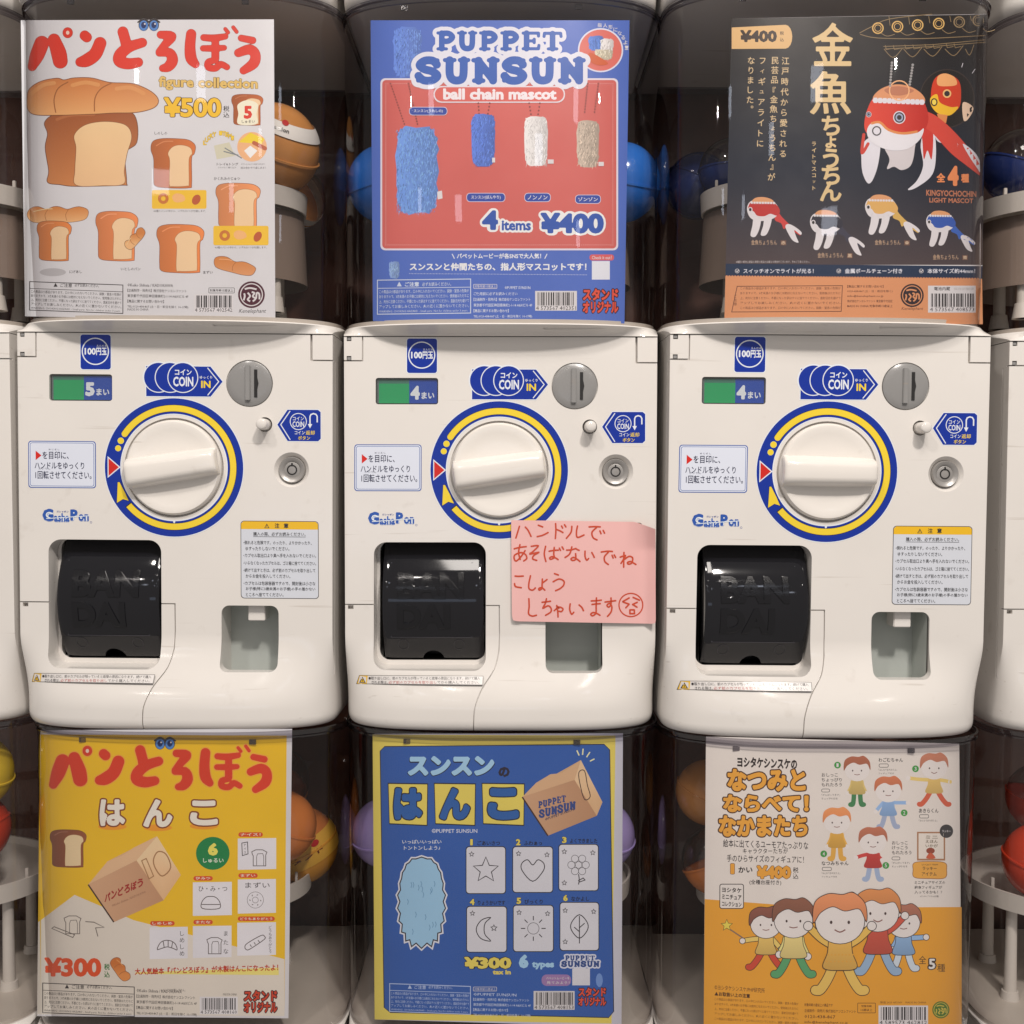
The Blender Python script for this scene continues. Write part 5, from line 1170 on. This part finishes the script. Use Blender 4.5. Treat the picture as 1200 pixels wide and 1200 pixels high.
peg(654, 140, 100, (150, 90, 66), (206, 180, 110), (66, 120, 76), arms=((-.3, 1.1), (.3, 1.1)), legs=.02); peg(756, 206, 104, (176, 104, 72), (140, 170, 206), (150, 160, 180), arms=((-.4, 1.0), (.62, .72)), legs=.1); peg(906, 130, 106, (170, 110, 86), (220, 186, 110), (196, 92, 66), arms=((-.8, .66), (.5, .78)), legs=.26, smile=1); peg(588, 308, 106, (200, 128, 80), (214, 164, 74), (206, 156, 70), arms=((-.3, 1.1), (.3, 1.1)), legs=.02); peg(706, 372, 108, (160, 98, 74), (190, 66, 60), (150, 164, 186), arms=((-.52, .82), (.28, .9)), legs=.06)
q.cur = 'caption_lettering'
for x, y, t in ((590, 158, '1'), (808, 314, '2'), (845, 170, '3'), (545, 448, '4'), (748, 486, '5')): q.ell(x, y, 11, 11, (66, 140, 66)); q.T(t, x-3.5, y-6, x+3.5, y+6, WHITE, .03)
for lines, x, y, x1 in ((('おしっこ', 'ちょっぴり', 'もれたろう'), 538, 184, 604), (('おしっこ', 'けっこう', 'もれたろう'), 768, 406, 832)):
    for i, t in enumerate(lines): q.T(t, x, y+i*16, x+(x1-x)*(len(t)/5), y+12+i*16, DK, .015)
    q.line(rr(x, y+52, x+26, y+62, 4, 3), .8, DK, closed=True); q.T('「がんばってます」', x, y+68, x1-6, y+75, DK, 0, res=1); q.T('ちょっぴり付き', x, y+80, x1-14, y+87, DK, 0, res=1)
for t, x, y, x1 in (('わごむちゃん', 724, 134, 804), ('あきらくん', 856, 300, 920), ('なつみちゃん', 538, 472, 626)): q.T(t, x, y, x1, y+14, DK, .015); q.line(rr(x+2, y+20, x+32, y+31, 4, 3), .8, DK, closed=True); q.T('「みんなであそぼうよ」', x, y+36, x+60, y+43, DK, 0, res=1); q.T('フィギュア付き', x, y+48, x+50, y+54, DK, 0, res=1) if x != 856 else None
q.rect(850, 376, 942, 470, (160, 116, 84)); q.rect(855, 381, 937, 464, (214, 204, 190)); q.T('あつかるが', 868, 388, 918, 400, (90, 80, 60), .01, res=1) if False else None
for i in range(3): q.T(('ふうん', 'おけつ', 'おけるから')[i] if False else ('ミニ', 'えほん', 'いかが')[i], 878, 388+i*14, 918, 399+i*14, (96, 80, 56), .02, res=1)
q.ell(894, 438, 14, 10, (140, 70, 50)); q.blob([(880, 462), (894, 444), (910, 462)], (190, 90, 60))
q.ell(946, 374, 22, 22, (60, 58, 58)); q.T('ねだやか', 932, 366, 960, 373, WHITE, 0, res=1) if False else q.T('ラッキー', 932, 370, 960, 378, WHITE, .01, res=1)
q.blob([(842, 478), (890, 474), (940, 478), (946, 500), (940, 526), (890, 528), (842, 524), (838, 500)], (216, 156, 70), (140, 90, 50), 2); q.T('ラッキー', 868, 490, 914, 502, DK, .015, res=1); q.T('アイテム', 866, 508, 914, 520, DK, .015, res=1); q.T('LUCKY ITEM', 866, 481, 918, 486, DK, 0, res=1)
q.para([('ミニチュアサイズの', 1), ('絵本フィギュアが', .9), ('入ってるかも！？', .9)], 842, 536, 942, 16, 11, DK, .01); q.T('※ラッキーアイテムは付属', 860, 584, 920, 590, DK, 0, res=1)
q.cur = 'printed_picture'
peg(356, 636, 124, (120, 74, 60), (222, 186, 100), (190, 70, 50), 2, arms=((-.62, .78), (.4, 1.0)), legs=.26); peg(806, 628, 132, (150, 98, 78), (140, 172, 204), (190, 200, 210), 2, arms=((-.3, 1.0), (.56, .70)), legs=.12); peg(446, 612, 156, (122, 80, 62), (226, 204, 130), (86, 150, 98), 2, arms=((-.3, 1.06), (.3, 1.1)), legs=.2); peg(722, 582, 170, (186, 122, 72), (194, 84, 66), (140, 164, 186), 2, arms=((-.5, .02), (.52, .4)), legs=.18, smile=1); peg(598, 600, 200, (196, 126, 84), (222, 174, 84), (224, 178, 90), 2.4, arms=((-.52, .42), (.52, .42)), legs=.2, smile=1)
q.dots((560, 778), (640, 778), 8, 3, (206, 150, 60)); q.dots((555, 800), (646, 800), 8, 3, (206, 150, 60))
st = [(228+(18 if i % 2 == 0 else 8)*sin(pi*i/5), 682-(18 if i % 2 == 0 else 8)*cos(pi*i/5)) for i in range(10)]; q.poly(st, (226, 196, 80), DK, 1.5); q.line([(240, 696), (282, 724)], 2, (120, 100, 90))
q.cur = 'caption_lettering'
q.T('全', 856, 782, 880, 808, (60, 44, 36), .0); q.T('5', 884, 788, 914, 828, (60, 44, 36), .12); q.T('5', 888, 791, 910, 825, (232, 226, 214), .03); q.T('種', 916, 808, 942, 834, (60, 44, 36), 0)
q.cur = 'small_print'; DO = (112, 68, 30)
q.T('©ヨシタケシンスケ/PHP研究所', 188, 876, 352, 892, DO, .01, .07); q.T('▲お取扱い上の注意', 188, 898, 304, 912, (70, 40, 24), .03, .07)
for i in range(5): q.T(CAU[i % 4], 188, 918+i*16, 462, 927+i*16, DO, 0, .06, res=1)
q.para([('対象年齢15歳以上の商品です', .55), ('企画制作・発売元 株式会社ケンエレファント', 1), ('0120-438-867', .6), ('info@kenelephant.co.jp', .85)], 482, 936, 650, 19, 11, DO, .01, .02)
q.line(rr(656, 936, 714, 968, 2, 2), .9, DO, closed=True); q.T('対象年齢', 668, 942, 702, 950, DO, .01, res=1); q.T('15歳以上', 666, 954, 704, 963, DO, .01, res=1)
q.T('製造 2023 APS,NV    MADE IN CHINA', 730, 930, 880, 938, DO, 0, res=1)
q.cur = 'barcode'; q.barcode(724, 944, 886, 1008, '4 589573 462812', 6); k_logo(q, 928, 958, 28, (74, 108, 40), (196, 176, 74))
poster('poster', 'white and orange poster of small doll figures with an orange outlined title', q, quad, (3, 2), 978)

# ================================================================== pink note on the middle machine
nt_ = root('handwritten_note', 'pink paper note with red handwriting and a cross face stuck over the caution label', 'note')
NC = [(599, 609.5), (768, 612), (768.5, 731), (600, 728)]
def onote(px, py, d):
    u = (px-599)/169; v = (py-610)/120
    p = L(px, py); base = -3.0*U
    lift = .0012*sin(u*3.1)*(.4+.6*v) + (.010*max(0, u-.80)/.20*max(0, .28-v)/.28) + .006*max(0, u-.93)/.07 + .0025*max(0, .08-u)/.08*(v)
    Y = base-lift-d; s_ = O2.y; q_ = W(px, py, Y); return q_
vs = []; fs = []; nx, ny = 40, 30
edge_pts = lambda u, v: ((NC[0][0]*(1-u)+NC[1][0]*u)*(1-v)+(NC[3][0]*(1-u)+NC[2][0]*u)*v, (NC[0][1]*(1-u)+NC[1][1]*u)*(1-v)+(NC[3][1]*(1-u)+NC[2][1]*u)*v)
def cornered(u, v):
    x, y = edge_pts(u, v)
    if u > .86: y += (u-.86)/.14*8*(1-v)*(1-v)                   # top right corner drops where it curls
    for cu, cv, r in ((0, 1, .05), (1, 1, .03), (0, 0, .01)):
        du, dv = abs(u-cu), abs(v-cv)
        if du < r and dv < r*1.4:
            k = max(0, 1-hypot(1-du/r, 1-dv/(r*1.4))); e = hypot(1-du/r, 1-dv/(r*1.4))
            if e > 1: x += (1 if cu == 0 else -1)*(e-1)*r*60; y += (1 if cv == 0 else -1)*(e-1)*r*60
    return x, y
for sd in (0, 1):
    for j in range(ny+1):
        for i in range(nx+1):
            x, y = cornered(i/nx, j/ny); vs.append(onote(x, y, .0003*(1-sd)-.0002))
m = (nx+1)*(ny+1)
for j in range(ny):
    for i in range(nx): a = j*(nx+1)+i; fs += [(a, a+1, a+nx+2, a+nx+1), (m+a, m+a+nx+1, m+a+nx+2, m+a+1)]
bd = [i for i in range(nx+1)]+[j*(nx+1)+nx for j in range(1, ny+1)]+[ny*(nx+1)+i for i in range(nx-1, -1, -1)]+[j*(nx+1) for j in range(ny-1, 0, -1)]
fs += [(bd[i], bd[(i+1) % len(bd)], m+bd[(i+1) % len(bd)], m+bd[i]) for i in range(len(bd))]
link('paper', fixn(mesh(vs, fs)), M_NOTE, nt_, smooth=50)
q = Print(590, 600, 1200/190); q.gain = 1.0; HR = (200, 74, 44); q.cur = 'handwriting'
ST = """118,106 108,140 92,192|162,112 182,135 204,180|258,98 290,110|250,182 290,172 330,152|386,86 388,140 384,196|390,128 420,140 440,152|430,104 438,118|452,94 462,110|506,106 500,150 466,194|548,104 540,150 548,188 596,170|634,110 680,108 716,110|690,114 655,150 664,190 692,206|714,140 722,160|738,136 748,156
80,272 120,262 168,256|122,242 112,300 124,350|160,286 130,330 96,362 80,348 84,318 130,300 164,316 172,344 150,362|206,254 258,250 214,296 196,306|196,312 262,298 226,320 216,346 246,358|312,254 302,310 314,366|338,290 372,284 406,282|376,262 372,310 376,336 350,350 342,340 360,330 386,340 404,352|414,268 422,284|434,258 444,276
468,282 500,280 536,270|506,258 490,310 456,336|540,274 560,284|534,308 534,350 510,358 500,346 520,336 546,350 566,366|604,290 604,330 616,356 630,344|654,300 668,326 672,336|724,296 770,290 806,292|776,298 748,330 750,366 776,388|804,320 812,340|820,318 830,336|892,300 890,350 890,408|864,334 898,322 900,330 870,380|896,350 930,328 956,340 950,376 926,386 918,374 940,366 960,376 980,388
86,474 110,476 146,474|82,530 90,552 132,560|200,472 188,530 190,568 216,578 236,562|288,496 286,540 284,566 266,578 262,566 284,560 306,578|290,524 322,500|378,456 406,466|368,516 410,496 446,510 446,540 420,566 386,582
188,642 190,700 186,752 212,770 244,764|286,668 320,664 348,660|318,642 310,676 292,712 330,694 352,712 350,740 312,764|376,730 410,704 440,716 430,736 410,734|394,692 402,740 404,776|402,700 410,712|494,680 490,720 504,756 520,742|560,688 580,706 592,730
650,658 690,656 724,652|656,684 690,680 716,678|688,636 686,700 684,748 660,768 646,756 664,744 690,750 714,764|752,666 800,660 830,656|796,636 796,680 780,704 766,690 786,676 802,700 796,740 770,772
884,662 930,636|886,666 930,682 906,708|960,632 1006,652|990,668 956,684 988,704|936,724 968,724 970,752 936,752 936,724"""
for row in ST.replace('\n', '|').split('|'):
    pts = [tuple(map(float, p.split(','))) for p in row.split()]
    if len(pts) > 1: q.stroke(pts, 6.0, HR, sm=len(pts) > 2 and not row.startswith(('936', '884,', '886', '990')))
c_ = [(943+88*cos(2*pi*i/40), 688+86*sin(2*pi*i/40)) for i in range(41)]; q.line(c_[:-1], 4.6, HR, closed=True)
q.build(lambda x, y, d: onote(x, y, d+.0003), nt_, M_STICK)

# ================================================================== capsules in the bins
def capsule(name, label, px, py, Yp, r, lo, up, rot, grp, band=None, clearup=False):
    """ball capsule: lower shell, upper shell, seam"""
    t = root(name, label, 'capsule', W(px, py, Yp*U), grp); t.rotation_euler = rot
    R = r*U; n = 40
    def shell(a0, a1, k, nm, m):
        vs = []; m_ = 14
        for j in range(m_+1):
            a = a0+(a1-a0)*j/m_
            for i in range(n): b = 2*pi*i/n; vs.append((R*k*cos(a)*cos(b), R*k*cos(a)*sin(b), R*k*sin(a)))
        link(nm, fixn(mesh(vs, [(j*n+i, j*n+(i+1) % n, (j+1)*n+(i+1) % n, (j+1)*n+i) for j in range(m_) for i in range(n)])), m, t, smooth=60)
    shell(-pi/2, -.02, 1, 'lower_shell', lo); shell(.02, pi/2, .985, 'upper_shell', up)
    vs = [(R*rr_*cos(2*pi*i/n), R*rr_*sin(2*pi*i/n), z*R) for rr_, z in ((1.0, -.03), (1.025, -.025), (1.025, .025), (.985, .03)) for i in range(n)]
    link('seam', fixn(mesh(vs, [(j*n+i, j*n+(i+1) % n, (j+1)*n+(i+1) % n, (j+1)*n+i) for j in range(3) for i in range(n)])), lo, t, smooth=60)
    if band:
        vs = []; nb = 40
        for j in range(7):
            a = band[0]+(band[1]-band[0])*j/6
            for i in range(nb+1): b = pi*1.9*i/nb - pi*.95; vs.append((R*1.012*cos(a)*cos(b), R*1.012*cos(a)*sin(b), R*1.012*sin(a)))
        link('paper_band', mesh(vs, [(j*(nb+1)+i, j*(nb+1)+i+1, (j+1)*(nb+1)+i+1, (j+1)*(nb+1)+i) for j in range(6) for i in range(nb)]), band[2], t, smooth=60)
        q = Print(gain=1.0); q.cur = 'band_print'
        if band[3]:
            q.T(band[3], 0, 0, 60, 7, (70, 66, 60) if band[2] is M_BAND else (110, 30, 20), .03); q.ell(8, -7, 6, 4, (190, 40, 40)); q.ell(52, -7, 6, 4, (190, 40, 40))
            mid = (band[0]+band[1])/2
            q.build(lambda x, y, d: Vector((R*(1.02)*cos(mid-(y-2)/r)*cos((x-30)/r-pi/2), R*1.02*cos(mid-(y-2)/r)*sin((x-30)/r-pi/2), R*1.02*sin(mid-(y-2)/r))), t, M_STICK)
    return t
def cm(nm, c, rough=.16): return mat(nm, c, rough, tint=.05)
C_OR = cm('orange_capsule', (.62, .20, .05)); C_OB = cm('amber_capsule', (.55, .24, .07)); C_BL = cm('blue_capsule', (.03, .17, .62)); C_NV = cm('navy_capsule', (.015, .03, .13))
C_LV = cm('lavender_capsule', (.40, .32, .66)); C_YE = cm('yellow_capsule', (.72, .50, .04)); C_YO = cm('yellow_orange_capsule', (.72, .33, .04)); C_RD = cm('red_capsule', (.55, .05, .02)); C_CL = clear('clear_capsule', (.85, .84, .82), (.45, .44, .43), .05, .07)
M_BAND = mat('white_band', (.75, .72, .68), .5); M_YB = mat('yellow_band', (.75, .42, .05), .5)
e = lambda a, b_=0, c_=0: (radians(a), radians(b_), radians(c_))
G1 = 'capsules piled in the clear bins'
capsule('toy_capsule', 'amber capsule with a white printed band, half behind the bread figure poster', 322, 175, 95, 56, C_OB, C_OB, e(22, 24), G1, (.50, .82, M_BAND, 'figure collection'))
capsule('toy_capsule', 'amber capsule lying low behind the hopper beside the bread figure poster', 348, 232, 205, 40, C_OB, C_CL, e(30, 70), G1, (-.3, .3, M_BAND, 'bread'))
capsule('toy_capsule', 'bright blue capsule peeking out right of the blue puppet poster', 728, 214, 90, 49, C_BL, C_BL, e(15, 10), G1)
capsule('toy_capsule', 'deep blue capsule peeking out left of the blue puppet poster', 452, 216, 90, 48, C_BL, C_BL, e(10, -15), G1)
capsule('toy_capsule', 'navy capsule half behind the left side of the goldfish poster bin', 818, 218, 190, 44, C_NV, C_NV, e(0, 30), G1)
capsule('toy_capsule', 'clear topped capsule touching the left edge of the goldfish poster', 856, 200, 105, 40, C_NV, C_CL, e(0, 0), G1)
capsule('toy_capsule', 'navy capsule in the far right bin beside the goldfish poster', 1195, 195, 120, 46, C_NV, C_CL, e(10, 20), G1)
capsule('toy_capsule', 'orange capsule on the hopper right of the yellow stamp poster', 330, 968, 70, 44, C_OR, C_OR, e(-10, 20), G1)
capsule('toy_capsule', 'orange capsule with a yellow printed band right of the yellow stamp poster', 352, 990, 150, 50, C_YO, C_OR, e(0, -22, 14), G1, (-.34, .34, M_YB, 'スタンド'))
capsule('toy_capsule', 'upper orange capsule in shade right of the yellow stamp poster', 322, 915, 150, 46, C_OR, C_CL, e(10, 30), G1)
capsule('toy_capsule', 'lavender capsule peeking out left of the blue stamp poster', 452, 975, 95, 44, C_LV, C_LV, e(10, -10), G1)
capsule('toy_capsule', 'lavender capsule peeking out right of the blue stamp poster', 704, 978, 95, 44, C_LV, C_LV, e(10, 10), G1)
capsule('toy_capsule', 'upper amber capsule left of the white and orange doll poster', 830, 928, 80, 41, C_OB, C_OB, e(5, 20), G1)
capsule('toy_capsule', 'lower amber capsule with clear top left of the white and orange doll poster', 838, 1008, 62, 42, C_OR, C_CL, e(-15, -20), G1)
capsule('toy_capsule', 'red capsule near the bottom right corner of the picture', 1222, 1010, 70, 48, C_RD, C_RD, e(5, 10), G1)
capsule('toy_capsule', 'dim red capsule above another in the bottom right bin', 1222, 935, 150, 46, C_RD, C_CL, e(5, 10), G1)
capsule('toy_capsule', 'yellow capsule at the left edge of the picture below the machine foot', -30, 905, 55, 46, C_YE, C_YE, e(0, 15), G1)
capsule('toy_capsule', 'dark red capsule at the left edge under the yellow one', -34, 972, 60, 46, C_RD, C_RD, e(0, -20), G1)
